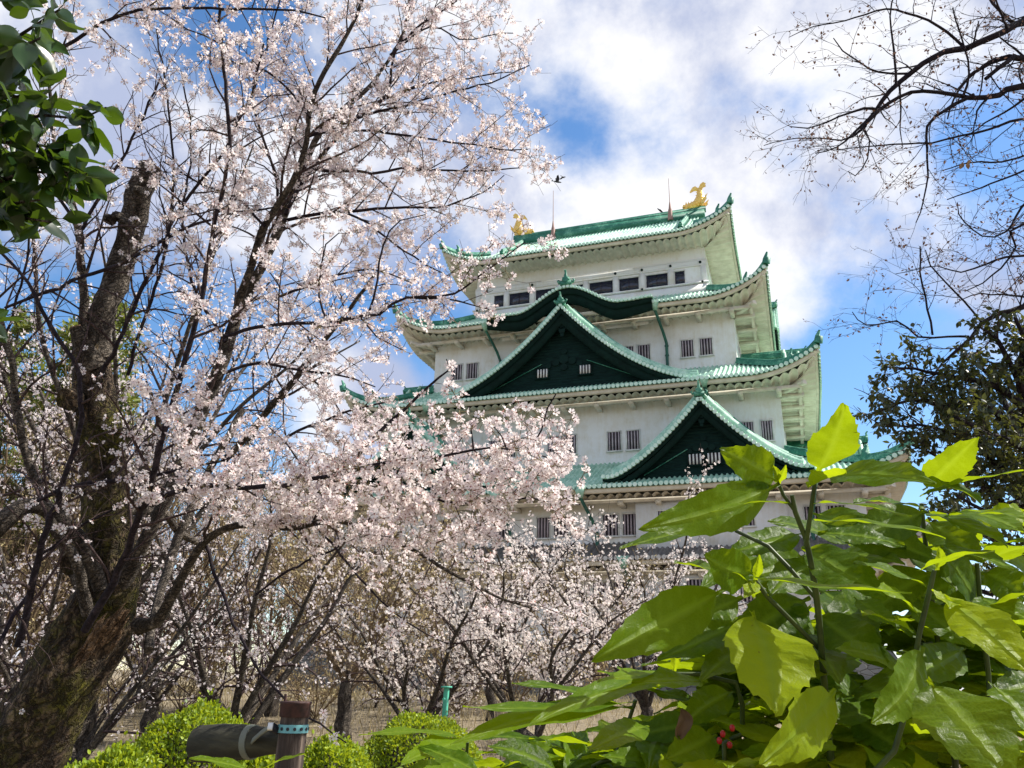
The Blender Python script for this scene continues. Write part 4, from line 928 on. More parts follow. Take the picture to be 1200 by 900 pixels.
    for L in TH:
        mb = MB(); mb.tube(L[:, :3], L[:, 3], 12, 0, True, .05, rng); mb.build('limb', 'bark', t, smooth=True)
    mb = MB(); tubes(mb, ME, 8); mb.build('branches', 'darktwig', t, smooth=True)
    # auto growth
    T2 = spawn(TH[:1] + TH[1:3] + TH[4:6] + TH[8:9], .125, .30, .95, (35, 75), .45, .25, rng, .5, .25)
    bare = {(430, 525), (555, 529), (590, 530), (620, 530), (430, 375), (370, 615), (240, 640), (300, 700)}
    full = [L for L, s_ in zip(ME, med) if tuple(s_[0][:2]) not in bare]
    near = [L for L in full if np.mean((L[:, :3] - CAM) @ _f) < 4.25]; rest_ = [L for L in full if np.mean((L[:, :3] - CAM) @ _f) >= 4.25]
    few = [L for L, s_ in zip(ME, med) if tuple(s_[0][:2]) in bare]
    M2 = spawn([L for L in [TH[2]] if len(L)], .08, .12, .42, (30, 80), .3, .12, rng, .5, .45) + spawn(rest_, .10, .25, .70, (30, 70), .6, .15, rng, .5, .08) + spawn(near, .085, .12, .40, (30, 80), .6, .10, rng, .5, .08)
    L2 = T2 + M2
    L3 = spawn(L2, .085, .10, .34, (30, 70), .6, .1, rng, .5, .15, .07, .0012)
    L3 += spawn(few, .12, .05, .16, (30, 70), .6, .1, rng, .5, .15, .04, .0012)
    mb = MB(); tubes(mb, L2, 5); tubes(mb, L3, 3); mb.build('twigs', 'twig', t)
    L3b = [L for L in L3 if True]
    OG = []; C, Nn = blossom_points(L3b[:-8], .08, (3, 5), .036, rng, .78, 0, OG)
    C2, N2 = blossom_points(L2, .11, (3, 6), .042, rng, .80, .2, OG)
    C3, N3 = blossom_points(full, .15, (3, 6), .045, rng, .55, .30, OG)
    C = np.concatenate([C, C2, C3]); Nn = np.concatenate([Nn, N2, N3])
    # a heavy load of flowers on the low boughs that reach over the path
    low = [L for L in L2 + L3 if len(L)]
    pr = lambda P: (600 + FPX * ((P - CAM) @ _r) / ((P - CAM) @ _f), 450 - FPX * ((P - CAM) @ _u) / ((P - CAM) @ _f))
    zc = np.array([L[:, 2].mean() for L in low]); xc = np.array([L[:, 0].mean() for L in low])
    yc = np.array([L[:, 1].mean() for L in low]); hd = np.hypot(xc - CAM[0], yc - CAM[1])
    sel = [L for L, z_, x_, h_ in zip(low, zc, xc, hd) if z_ < CAM[2] + .335 * h_ and z_ > CAM[2] + .16 * h_ and x_ > at(250, 560, 4.5)[0]]
    C4, N4 = blossom_points(sel, .058, (3, 5), .044, rng, .85, 0, OG)
    C = np.concatenate([C, C4]); Nn = np.concatenate([Nn, N4])
    # flowers are sparse close to the old trunk and the sawn limb
    ax_ = np.vstack([tr[::4, :3], saw[::3, :3]]); dmin = np.full(len(C), 9.0)
    for q in ax_: dmin = np.minimum(dmin, np.linalg.norm(C - q, axis=1))
    kp = (dmin > .85) | (rng.random(len(C)) < np.where(dmin < .55, .06, .28)); lowleft = (C[:, 0] < at(238, 560, 4.4)[0]) & (C[:, 2] < CAM[2] + 2.1); kp &= ~lowleft | (rng.random(len(C)) < .30); C = C[kp]; Nn = Nn[kp]
    OG = np.concatenate(OG)[kp]; wv = np.cross(C - OG, _f); wv /= np.linalg.norm(wv, axis=1)[:, None] + 1e-9; wv *= .0011
    k_ = len(C); V = np.stack([OG - wv, OG + wv, C + wv, C - wv, OG + _f * .0015, C + _f * .0015], 1).reshape(-1, 3)
    F = (np.arange(k_)[:, None, None] * 6 + np.array([[0, 1, 2, 3], [1, 4, 5, 2], [4, 0, 3, 5]])[None]).reshape(-1, 4)
    mb = MB(); mb.add(V, F); mb.build('flower_stalks', 'stalk', t)
    mb = MB(); add_flowers(mb, C, Nn + [0, 0, -.15], .0212, rng); mb.build('blossoms', ['petal', 'calyx'], t)
    print('big cherry flowers', len(C))
big_cherry()

# ------------------------------------------------------------------ generic grown trees
def grow(base, height, spread, rng, trunk_r, nlimb=6, lean=(0, 0), fork=.35, lv=3, upb=.25, len2=(.5, 1.2), dens=(.35, .25), droop=0, lr=.5):
    b = np.array(base, float)
    k = 7; q = np.linspace(0, 1, k)
    tp = np.array([[b[0] + lean[0] * a + rng.normal(0, .03), b[1] + lean[1] * a + rng.normal(0, .03), b[2] + height * fork * a, trunk_r * (1.25 - .5 * a)] for a in q])
    trunk = smooth_line(tp, .15); limbs = []
    for i in range(nlimb):
        a = 2 * math.pi * (i + rng.uniform(-.3, .3)) / nlimb; h0 = rng.uniform(.55, 1.0)
        s_ = trunk[int((len(trunk) - 1) * h0)]; r0 = s_[3] * lr
        out = spread * rng.uniform(.65, 1.0); top = height * rng.uniform(.75, 1.0)
        p0 = s_[:3]; pz = b[2] + top
        m = 5; pts = []
        for j in range(m):
            f = j / (m - 1); pts.append([p0[0] + math.cos(a) * out * f ** .85 + rng.normal(0, .05) * spread * f, p0[1] + math.sin(a) * out * f ** .85 + rng.normal(0, .05) * spread * f, p0[2] + (pz - p0[2]) * (f ** .9) - droop * f * f, r0 * (1 - .85 * f) + .004])
        limbs.append(smooth_line(pts, .15))
    L2 = spawn(limbs, dens[0], len2[0], len2[1], (30, 70), .55, upb, rng, .6, .15, .15, .004)
    L3 = spawn(L2, dens[1], len2[0] * .4, len2[1] * .5, (30, 70), .55, upb, rng, .6, .15, .12, .003)
    return trunk, limbs, L2, L3
def mid_cherry(px, py, depth, height, spread, seed, label, tr=.1, lean=(0, 0), flower=.026, pal='petal2', prob=.8, group='blossoming cherry trees beyond the bushes', nl=8, fork=.26, limbs_extra=None, d3=.16):
    rng = np.random.default_rng(seed); p = at(px, py, depth); gz = float(ground_z(p[0], p[1]))
    t = thing('cherry_tree', label, 'tree', (p[0], p[1], gz), group)
    trunk, limbs, L2, L3 = grow((p[0], p[1], gz - .1), height, spread, rng, tr, nl, lean, fork, dens=(.20, d3), len2=(.5, 1.3), upb=.12, droop=.5, lr=.36)
    mb = MB(); mb.tube(trunk[:, :3], trunk[:, 3], 12, 0, True, .06, rng); mb.build('trunk', 'bark', t, smooth=True)
    mb = MB(); tubes(mb, limbs, 7); mb.build('limbs', 'bark', t, smooth=True)
    mb = MB(); tubes(mb, L2, 4); tubes(mb, L3, 3); mb.build('twigs', 'twig', t)
    C, Nn = blossom_points(L3, .07, (2, 4), .05, rng, prob); C2, N2 = blossom_points(L2, .08, (2, 4), .05, rng, prob, .1)
    C = np.concatenate([C, C2]); Nn = np.concatenate([Nn, N2])
    mb = MB(); add_flowers(mb, C, Nn, flower, rng, 1, False); mb.build('blossoms', [pal], t)
    print(label[:20], len(C))
mid_cherry(484, 830, 13, 3.6, 2.4, 31, 'small blossoming cherry with upright trunk right behind the clipped bush', .11, prob=.36, d3=.17)
mid_cherry(652, 828, 12, 3.95, 2.4, 32, 'blossoming cherry whose dark trunk leans left behind the big glossy leaves', .10, lean=(-.8, .2), prob=.62, d3=.15)
mid_cherry(755, 825, 14, 4.75, 2.6, 33, 'blossoming cherry below the right hand roof gable, mostly behind the glossy shrub', .11, prob=.6)
mid_cherry(575, 820, 18, 5.3, 2.8, 35, 'far blossoming cherry in front of the grey stone rampart', .10, prob=.35, flower=.03)
mid_cherry(272, 850, 10.5, 4.3, 2.3, 36, 'blossoming cherry with dark forked trunk behind the rounded bush and timber prop', .15, flower=.021, pal='petal', prob=.3, d3=.18)
mid_cherry(120, 870, 9, 3.9, 2.6, 37, 'low cherry with arching boughs behind the mossy leaning trunk', .09, lean=(-.9, .3), flower=.020, pal='petal', prob=.28, fork=.25, d3=.24)
mid_cherry(20, 850, 12, 6.0, 3.2, 38, 'blossoming cherry at the far left edge behind the old trunk', .12, flower=.022, pal='petal', prob=.38, d3=.2)
mid_cherry(85, 900, 9.5, 8.6, 2.9, 41, 'tall airy blossoming cherry right behind the old mossy trunk', .14, flower=.021, pal='petal', prob=.6, fork=.4, nl=12, d3=.15)
mid_cherry(175, 850, 15, 5.2, 3.2, 40, 'blossoming cherry seen between the mossy trunk and the dark forked cherry', .12, flower=.026, pal='petal', prob=.34, d3=.2)

def bare_tree(px, py, depth, height, spread, seed, label, mat='tantwig', tr=.14, nl=8, lean=(0, 0), shoots=0.0, group='leafless trees in front of the castle', fork=.3, upb=.5, dens=(.32, .16)):
    rng = np.random.default_rng(seed); p = at(px, py, depth); gz = float(ground_z(p[0], p[1]))
    t = thing('bare_tree' if height > 3 else 'twiggy_shrub', label, 'tree' if height > 3 else 'shrub', (p[0], p[1], gz), group)
    trunk, limbs, L2, L3 = grow((p[0], p[1], gz - .1), height, spread, rng, tr, nl, lean, fork, upb=upb, len2=(.7, 1.8) if height > 3 else (.3, .8), dens=dens, lr=.34)
    mb = MB(); mb.tube(trunk[:, :3], trunk[:, 3], 10); mb.build('trunk', 'bark', t, smooth=True)
    mb = MB(); tubes(mb, limbs, 6); mb.build('limbs', mat, t)
    mb = MB(); tubes(mb, L2, 4)
    for L in L3: L[:, 3] = np.maximum(L[:, 3], .006)
    tubes(mb, L3, 3); mb.build('twigs', mat, t)
    if shoots:
        C, Nn = blossom_points(L3, .12, (1, 3), .06, rng, shoots)
        mb = MB(); add_leaves(mb, C, Nn, rng.normal(0, 1, C.shape), .07, rng); mb.build('young_leaves', 'shoots', t)
bare_tree(405, 820, 15, 4.6, 2.6, 51, 'leafless brown tree with fine twigs in front of the rampart left of the green post', shoots=.55, nl=9, dens=(.17, .10), fork=.3)
bare_tree(320, 820, 19, 5.4, 3.0, 52, 'leafless brown tree left of the castle wall behind cherry blossom', shoots=.4, nl=9, dens=(.17, .10), fork=.3)
bare_tree(530, 815, 22, 3.6, 2.6, 56, 'low leafless brown tree at the foot of the rampart', shoots=.4, nl=8, dens=(.17, .11), fork=.3)
bare_tree(700, 815, 22, 3.6, 2.8, 57, 'low leafless brown tree at the foot of the rampart, partly behind the glossy shrub', shoots=.3, nl=8, dens=(.17, .11), fork=.3)
bare_tree(60, 820, 18, 7.2, 2.8, 53, 'tall straw coloured leafless tree at the left behind the mossy trunk', nl=20, upb=1.1, shoots=.3, dens=(.2, .12), fork=.15)
bare_tree(165, 820, 20, 6.4, 2.8, 54, 'pale leafless tree seen right of the mossy trunk', nl=18, upb=1.0, shoots=.2, dens=(.2, .12), fork=.15)
bare_tree(-20, 820, 16, 6.6, 2.8, 55, 'pale leafless tree on the left edge of the view', nl=18, upb=1.0, shoots=.3, dens=(.2, .12), fork=.15)
bare_tree(245, 820, 24, 6.4, 3.0, 58, 'pale leafless tree left of the castle, seen under the cherry boughs', nl=18, upb=1.0, shoots=.25, dens=(.22, .13), fork=.15)

for k_, (px_, d_, h_, lab_) in enumerate([
        (110, 17, 2.0, 'low brown twiggy shrub at the left, just right of the mossy trunk foot'),
        (215, 19, 1.9, 'low brown twiggy shrub above the left rounded bush'),
        (300, 20, 1.9, 'low brown twiggy shrub above the dark horizontal log'),
        (372, 18, 1.7, 'low brown twiggy shrub just right of the timber post top'),
        (440, 20, 1.8, 'low brown twiggy shrub left of the small upright cherry trunk'),
        (535, 19, 1.6, 'low brown twiggy shrub right of the turquoise post'),
        (600, 20, 1.8, 'low brown twiggy shrub left of the leaning dark cherry trunk'),
        (690, 19, 1.8, 'low brown twiggy shrub right of the leaning dark cherry trunk, by the glossy leaves')]):
    bare_tree(px_, 820, d_, h_, 1.5, 300 + k_, lab_, tr=.035, nl=11, fork=.15, shoots=.5, upb=.35, dens=(.13, .09), group='low twiggy shrubs on the bank')
def conifer(px, depth, height, spread, seed, label):
    rng = np.random.default_rng(seed); p = at(px, 830, depth); gz = float(ground_z(p[0], p[1]))
    t = thing('conifer', label, 'tree', (p[0], p[1], gz))
    mb = MB(); mb.tube([(p[0], p[1], gz - .1), (p[0] + .2, p[1], gz + height * .5), (p[0], p[1], gz + height * .97)], [.28, .18, .03], 10); mb.build('trunk', 'bark', t)
    limbs = []
    for i in range(46):
        h = height * (.28 + .7 * i / 46); a = i * 2.4 + rng.normal(0, .3); ln = spread * (1.05 - .85 * ((h / height) - .28) / .72) * rng.uniform(.7, 1.1)
        o = np.array([p[0], p[1], gz + h]); dr = np.array([math.cos(a), math.sin(a), .25])
        limbs.append(np.c_[o + np.outer(np.linspace(0, 1, 6), dr) * ln + np.outer(np.linspace(0, 1, 6) ** 2, [0, 0, -.1 * ln]), np.linspace(.05, .01, 6)])
    L2 = spawn(limbs, .22, .3, .9, (30, 60), .5, .1, rng, .4, .15, .15, .004)
    mb = MB(); tubes(mb, limbs, 5); tubes(mb, L2, 3); mb.build('limbs', 'bark', t)
    C, Nn = blossom_points(L2 + limbs, .045, (4, 7), .12, rng, .95)
    mb = MB(); add_leaves(mb, C, Nn + [0, 0, .3], rng.normal(0, 1, C.shape), .20, rng, width=.6); mb.build('crown', 'conifer', t); 
conifer(25, 18, 10.4, 2.6, 61, 'yellowish green evergreen tree at the left edge beyond the blossom')
conifer(-90, 30, 15.5, 3.6, 62, 'taller evergreen partly outside the left edge')

# ------------------------------------------------------------------ leafless tree reaching in at the top right
def top_right_tree():
    rng = np.random.default_rng(71); d0 = 6.5
    base = at(1420, 700, 7.5); gz = float(ground_z(base[0], base[1]))
    t = thing('bare_tree', 'leafless tree with dark spreading boughs reaching in from the upper right', 'tree', (base[0], base[1], gz))
    tr = smooth_line(np.vstack([[base[0], base[1], gz - .2, .26], [base[0], base[1], gz + 1.5, .2], pix_limb([(1400, 420, 7.3, 20), (1380, 200, 7.2, 16), (1340, 60, 7, 12), (1290, -60, 7, 8)])]), .1)
    mb = MB(); mb.tube(tr[:, :3], tr[:, 3], 14, 0, True, .05, rng); mb.build('trunk', 'darktwig', t, smooth=True)
    sp = [
        [(1345, 70, 7, 9), (1280, 10, 6.8, 7), (1200, 24, 6.6, 5.4), (1168, 37, 6.5, 5), (1128, 56, 6.5, 4.6), (1091, 65, 6.5, 4.2), (1064, 83, 6.5, 3.8), (1040, 104, 6.5, 3.4), (1024, 128, 6.5, 2.8), (1008, 146, 6.5, 2), (980, 172, 6.5, 1.1), (955, 180, 6.5, .8)],
        [(1370, 150, 7.1, 8), (1290, 90, 6.8, 6), (1200, 66, 6.5, 4.4), (1187, 64, 6.5, 4), (1163, 72, 6.5, 3.4), (1144, 83, 6.5, 2.6), (1125, 105, 6.5, 1.6), (1110, 140, 6.5, 1)],
        [(1385, 220, 7.1, 8), (1300, 130, 6.6, 6.5), (1200, 96, 6.3, 5), (1171, 107, 6.3, 4.2), (1136, 111, 6.3, 3.4), (1101, 103, 6.3, 2.8), (1067, 103, 6.3, 2.6), (1029, 123, 6.3, 2.6), (1008, 147, 6.3, 2), (985, 160, 6.3, 1.2), (935, 160, 6.3, .8), (895, 168, 6.3, .6)],
        [(1140, 111, 6.3, 3), (1107, 128, 6.3, 2.6), (1085, 147, 6.3, 2), (1085, 187, 6.3, 1.5), (1085, 208, 6.3, 1.3), (1080, 237, 6.3, 1), (1072, 262, 6.3, .7)],
        [(1340, 210, 7, 4), (1260, 160, 6.4, 3), (1200, 145, 6.2, 2.2), (1160, 155, 6.2, 1.8), (1112, 165, 6.2, 1.5), (1053, 168, 6.2, 1.2), (1000, 173, 6.2, .8), (960, 175, 6.2, .6)],
        [(1187, 67, 6.5, 3.4), (1170, 80, 6.4, 3), (1155, 93, 6.4, 2.6)],
        [(1240, -20, 6.7, 4), (1190, 30, 6.7, 2.8), (1178, 20, 6.7, 2.4), (1163, 3, 6.7, 2), (1150, -20, 6.7, 1.6)],
        [(1030, 130, 6.5, 2.4), (1010, 130, 6.4, 2), (980, 140, 6.4, 1.4), (945, 152, 6.4, 1), (925, 150, 6.4, .7)],
        [(1010, 148, 6.4, 1.5), (1018, 165, 6.4, 1.2), (1018, 185, 6.4, 1), (1004, 205, 6.4, .8), (994, 200, 6.4, .6)],
        [(1050, 100, 6.4, 2), (1046, 60, 6.4, 1.6), (1042, 20, 6.4, 1.2), (1050, -10, 6.4, 1)],
        [(1130, 55, 6.5, 2.2), (1090, 25, 6.5, 1.8), (1040, 10, 6.5, 1.4), (990, 25, 6.5, 1), (955, 32, 6.5, .8), (925, 45, 6.5, .5)],
        [(1063, 85, 6.5, 1.8), (1030, 85, 6.5, 1.4), (985, 60, 6.5, 1), (975, 45, 6.5, .7)],
        [(1128, 112, 6.3, 2), (1135, 85, 6.3, 1.6), (1130, 50, 6.3, 1.3), (1118, 10, 6.3, 1)],
        [(1400, 330, 7.3, 6), (1300, 300, 6.9, 5), (1240, 330, 6.6, 4.6), (1200, 358, 6.4, 4.2), (1173, 366, 6.4, 3.6), (1149, 379, 6.4, 3), (1136, 395, 6.4, 2.6), (1115, 414, 6.4, 2.2), (1101, 425, 6.4, 1.6), (1085, 450, 6.4, 1)],
        [(1136, 395, 6.4, 2), (1112, 393, 6.4, 1.7), (1077, 393, 6.4, 1.5), (1051, 377, 6.4, 1.2), (1015, 382, 6.4, .9), (998, 365, 6.4, .6)],
        [(1149, 378, 6.4, 1.6), (1120, 342, 6.4, 1.3), (1093, 310, 6.4, 1), (1085, 292, 6.4, .7)],
        [(1093, 393, 6.4, 1.6), (1083, 350, 6.4, 1.4), (1079, 320, 6.4, 1.2), (1079, 289, 6.4, 1)],
        [(1300, 300, 6.9, 3), (1200, 307, 6.5, 2), (1160, 313, 6.5, 1.5), (1128, 323, 6.5, 1.1), (1101, 315, 6.5, .8), (1050, 322, 6.5, .5)],
        [(1320, 240, 7, 3), (1200, 262, 6.6, 2), (1180, 272, 6.6, 1.8), (1187, 290, 6.6, 1.5), (1173, 315, 6.6, 1.3), (1152, 331, 6.6, 1), (1130, 340, 6.6, .7)],
        [(1320, 180, 7, 3), (1220, 225, 6.6, 2), (1180, 270, 6.6, 1.4), (1150, 275, 6.6, 1.1), (1125, 250, 6.6, .9), (1122, 236, 6.6, .6)],
        [(1200, 200, 6.6, 1.6), (1150, 220, 6.6, 1.2), (1110, 235, 6.6, .8)], [(1260, 160, 6.5, 2), (1190, 185, 6.5, 1.5), (1140, 190, 6.5, 1.1), (1105, 200, 6.5, .7)],
    ]
    LB = [wobble(smooth_line(pix_limb(s_), .08), .006, rng) for s_ in sp]
    for L in LB: L[:, 3] *= .8
    mb = MB(); tubes(mb, LB, 8); mb.build('boughs', 'darktwig', t, smooth=True)
    L2 = spawn(LB, .11, .25, .9, (25, 65), .45, .03, rng, .8, .2, .07, .0015); L3 = spawn(L2, .10, .08, .36, (25, 65), .6, .03, rng, .7, .1, .06, .0013); L3 += spawn(L3, .09, .05, .16, (25, 60), .7, .03, rng, .6, .2, .05, .0012)
    mb = MB(); tubes(mb, L2, 4); tubes(mb, L3, 3); mb.build('twigs', 'darktwig', t)
    C, Nn = blossom_points(L3 + L2[::2], .07, (1, 2), .012, rng, .55, .3)
    mb = MB(); add_leaves(mb, C, Nn, rng.normal(0, 1, C.shape), .028, rng); mb.build('leaf_buds', 'bud', t)
    c = at(1133, 190, 6.3); mb = MB()
    add_leaves(mb, np.array([c + _r * .01, c - _r * .03, c + _r * .04, c]), np.array([-_u, -_u - _r * .4, -_u * .8 + _r * .3, _u * .3 + _r]), np.array([_f, _f + _r, _f - _r, _f]), .055, rng, width=1.1)
    mb.build('dead_leaves', 'deadleaf', t)
top_right_tree()

def evergreen_right():
    rng = np.random.default_rng(81); base = at(1235, 760, 6.2); gz = float(ground_z(base[0], base[1]))
    t = thing('evergreen_tree', 'dark small leaved evergreen tree at the right edge behind the glossy shrub', 'tree', (base[0], base[1], gz))
    tr = smooth_line(np.vstack([[base[0], base[1], gz - .2, .14], pix_limb([(1230, 650, 6.2, 15), (1210, 520, 6.1, 11), (1200, 440, 6.1, 8), (1215, 340, 6.2, 5)])]), .1)
    mb = MB(); mb.tube(tr[:, :3], tr[:, 3], 12, 0, True, .05, rng); mb.build('trunk', 'darktwig', t, smooth=True)
    sp = [[(1205, 480, 6.1, 5), (1165, 450, 6, 4), (1120, 440, 5.9, 2.6), (1075, 432, 5.9, 1.6), (1040, 428, 5.9, 1)],
          [(1212, 540, 6.1, 5), (1160, 480, 5.9, 4), (1110, 475, 5.8, 2.6), (1070, 470, 5.8, 1.8), (1030, 485, 5.8, 1)],
          [(1222, 600, 6.1, 5), (1180, 560, 5.9, 4), (1130, 520, 5.8, 2.6), (1080, 505, 5.7, 1.6), (1025, 500, 5.7, 1)],
          [(1228, 640, 6.1, 5), (1190, 600, 5.9, 4), (1140, 560, 5.8, 3), (1110, 540, 5.8, 2), (1070, 520, 5.8, 1)],
          [(1205, 470, 6.1, 4), (1180, 420, 6, 3), (1165, 395, 6, 2), (1150, 385, 6, 1)],
          [(1210, 440, 6.1, 4), (1200, 395, 6, 3), (1190, 370, 6, 2)],
          [(1228, 660, 6.1, 5), (1180, 640, 6.2, 4), (1140, 620, 6.3, 2.6), (1100, 600, 6.3, 1.6)],
          [(1228, 690, 6.1, 5), (1190, 690, 6.4, 4), (1150, 690, 6.4, 2.6), (1110, 670, 6.4, 1.6)],
          [(1212, 540, 6.1, 5), (1170, 530, 6.4, 4), (1120, 500, 6.6, 2.6), (1090, 450, 6.6, 1.6)],
          [(1225, 600, 6.1, 5), (1190, 500, 6.6, 4), (1160, 440, 6.8, 2.6), (1135, 420, 6.8, 1.6)],
          [(1222, 570, 6.0, 5), (1200, 530, 5.6, 4), (1160, 510, 5.4, 2.6), (1120, 490, 5.4, 1.6)],
          [(1222, 620, 6.0, 5), (1200, 590, 5.6, 4), (1160, 600, 5.4, 2.6), (1120, 580, 5.4, 1.6)]]
    LB = [wobble(smooth_line(pix_limb(s_), .08), .008, rng) for s_ in sp]
    for L in LB: pass
    mb = MB(); tubes(mb, LB, 7); mb.build('boughs', 'darktwig', t, smooth=True)
    L2 = spawn(LB, .05, .15, .48, (30, 80), .5, .1, rng, .5, .12, .06, .002); L3 = spawn(L2, .05, .08, .24, (30, 70), .6, .05, rng, .5, .15, .05, .0015)
    mb = MB(); tubes(mb, L2, 4); tubes(mb, L3, 3)
    mb.build('twigs', 'bark', t)
    C, Nn = blossom_points(L3, .026, (1, 3), .012, rng, .9); C2, N2 = blossom_points(L2, .05, (1, 2), .01, rng, .6, .3)
    C = np.concatenate([C, C2]); D = np.concatenate([Nn, N2]) + [0, 0, -.45]
    mb = MB(); add_leaves(mb, C, D, rng.normal(0, .6, C.shape) + [0, 0, 1], .052, rng, rng.beta(1.1, 2.2, len(C)), width=.95); mb.build('leaves', 'oak', t)
    bare = spawn([L[len(L) // 2:] for L in LB[:5]], .12, .25, .6, (20, 60), .6, .0, rng, .7, .3, .06, .0015); B2 = spawn(bare, .1, .08, .25, (30, 60), .6, 0, rng, .5, .2, .06, .0013)
    mb = MB(); tubes(mb, bare, 4); tubes(mb, B2, 3); mb.build('bare_twigs', 'twig', t)
    print('evergreen leaves', len(C))
evergreen_right()

def camellia():
    rng = np.random.default_rng(91); base = at(-420, 900, 2.6); gz = float(ground_z(base[0], base[1]))
    t = thing('camellia_shrub', 'dark glossy evergreen branch with oval leaves in the upper left corner', 'shrub', (base[0], base[1], gz))
    tr = smooth_line(np.vstack([[base[0], base[1], gz - .1, .05], pix_limb([(-400, 600, 2.5, 16), (-330, 380, 2.4, 13), (-240, 220, 2.35, 9), (-150, 120, 2.3, 7)])]), .08)
    sp = [[(-240, 220, 2.35, 6), (-120, 130, 2.3, 4), (-20, 60, 2.25, 2.6), (30, 30, 2.2, 1.8), (65, 10, 2.2, 1.2)],
          [(-240, 220, 2.35, 6), (-120, 180, 2.2, 4), (-10, 150, 2.1, 2.6), (50, 138, 2.1, 1.8), (95, 140, 2.1, 1.4), (125, 128, 2.1, 1)],
          [(-330, 380, 2.4, 6), (-150, 280, 2.3, 4), (-10, 215, 2.2, 2.6), (40, 205, 2.2, 1.8), (90, 205, 2.2, 1)],
          [(-150, 120, 2.3, 5), (-60, 100, 2.3, 3), (0, 95, 2.3, 2), (30, 80, 2.3, 1.2)],
          [(-150, 280, 2.3, 4), (-60, 260, 2.2, 2.6), (0, 240, 2.2, 2), (50, 235, 2.2, 1.2)],
          [(-150, 120, 2.3, 5), (-60, 20, 2.3, 3), (0, -10, 2.3, 2), (40, -10, 2.3, 1.2)],
          [(-330, 380, 2.4, 5), (-120, 330, 2.3, 3), (-20, 370, 2.3, 2), (-6, 380, 2.3, 1)],
          [(-150, 120, 2.3, 4), (-40, 70, 2.2, 2.6), (20, 60, 2.1, 2), (48, 45, 2.1, 1.2)],
          [(-150, 180, 2.3, 4), (-40, 170, 2.2, 2.6), (20, 170, 2.2, 2), (75, 175, 2.2, 1.2)],
          [(-200, 260, 2.3, 4), (-60, 240, 2.3, 2.6), (10, 255, 2.25, 2), (62, 262, 2.2, 1.2)],
          [(-200, 240, 2.3, 4), (-60, 190, 2.3, 2.6), (0, 185, 2.25, 2), (30, 190, 2.2, 1.2)],
          [(-20, 150, 2.2, 2.5), (40, 170, 2.2, 2), (85, 210, 2.15, 1.5), (105, 205, 2.1, 1)],
          [(-60, 100, 2.3, 3), (0, 110, 2.2, 2), (45, 115, 2.2, 1.4), (60, 120, 2.2, 1)]]
    LB = [wobble(smooth_line(pix_limb(s_), .05), .003, rng) for s_ in sp]
    mb = MB(); mb.tube(tr[:, :3], tr[:, 3], 10); tubes(mb, LB, 7); mb.build('branches', 'bark', t, smooth=True)
    # leaf positions: along the outer halves of the shoots, drooping
    L2 = spawn([L[len(L) // 3:] for L in LB], .038, .05, .12, (30, 80), .5, -.05, rng, .3, .0, .03, .0015)
    mb = MB(); tubes(mb, L2, 4); mb.build('twigs', 'stem', t)
    C, Nn = blossom_points(L2, .03, (1, 2), .003, rng, .95, .3)
    C2, N2 = blossom_points([L[len(L) // 3:] for L in LB], .03, (1, 1), .003, rng, .9); C = np.concatenate([C, C2]); Nn = np.concatenate([Nn, N2])
    D = Nn * .8 + [0, 0, -.35] + _r * .35
    mb = MB(); add_leaves(mb, C, D, rng.normal(0, .7, C.shape) + [0, 0, .6] - _f * .5, .096, rng, rng.beta(1.3, 1.8, len(C)), width=1.0, fine=True); mb.build('leaves', 'camellia', t, smooth=True)
    print('camellia', len(C))
camellia()

# ------------------------------------------------------------------ clipped bushes
def bush(px, py, depth, rx, rz, seed, label, n=9000):
    rng = np.random.default_rng(seed); p = at(px, py, depth); gz = float(ground_z(p[0], p[1])); top = p[2]
    c = np.array([p[0], p[1], gz]); H = top - gz
    t = thing('round_bush', label, 'bush', c, 'clipped round bushes')
    v = rng.normal(0, 1, (n, 3)); v[:, 2] = np.abs(v[:, 2]) * 1.05; v /= np.linalg.norm(v, axis=1)[:, None]
    lump = 1 + .05 * np.sin(v[:, 0] * 7 + seed) * np.cos(v[:, 1] * 6) + .015 * np.sin(v[:, 2] * 13 + v[:, 0] * 11)
    rad = lump * (1 - np.abs(rng.normal(0, .06, n)) + .10 * (rng.random(n) < .04) * rng.random(n)) 
    P = c + v * rad[:, None] * [rx, rx, H]
    mb = MB(); add_leaves(mb, P, v + rng.normal(0, .7, (n, 3)) + [0, 0, .3], rng.normal(0, .8, (n, 3)) + v, .045, rng, rng.beta(2, 1.6, n), width=1.1); mb.build('leaves', 'azalea', t)
    mb = MB(); a = np.linspace(0, 2 * math.pi, 25); b = np.linspace(0, math.pi / 2, 9)
    A, B = np.meshgrid(a, b); mb.grid(np.stack([c[0] + np.cos(A) * np.cos(B) * rx * .86, c[1] + np.sin(A) * np.cos(B) * rx * .86, c[2] + np.sin(B) * H * .88], -1)); mb.build('twiggy_core', 'bark', t, smooth=True)
    mb = MB()
    for _ in range(60):
        q = rng.integers(0, n); mb.tube([c + [0, 0, .05], c + (P[q] - c) * .5 + rng.normal(0, .05, 3), P[q]], [.012, .007, .003], 4)
    mb.build('stems', 'bark', t)
bush(135, 882, 6.0, .62, 1, 101, 'bright yellow green clipped bush at the foot of the mossy trunk', 12000)
bush(238, 829, 8.5, .80, 1, 102, 'rounded clipped bush behind the dark horizontal log', 16000)
bush(392, 866, 8.0, .55, 1, 103, 'rounded clipped bush just right of the upright timber post', 11000)
bush(497, 838, 10.5, .90, 1, 104, 'broad clipped bush in front of the small upright cherry trunk', 15000)
bush(296, 872, 6.8, .40, 1, 105, 'small clipped bush under the timber prop')

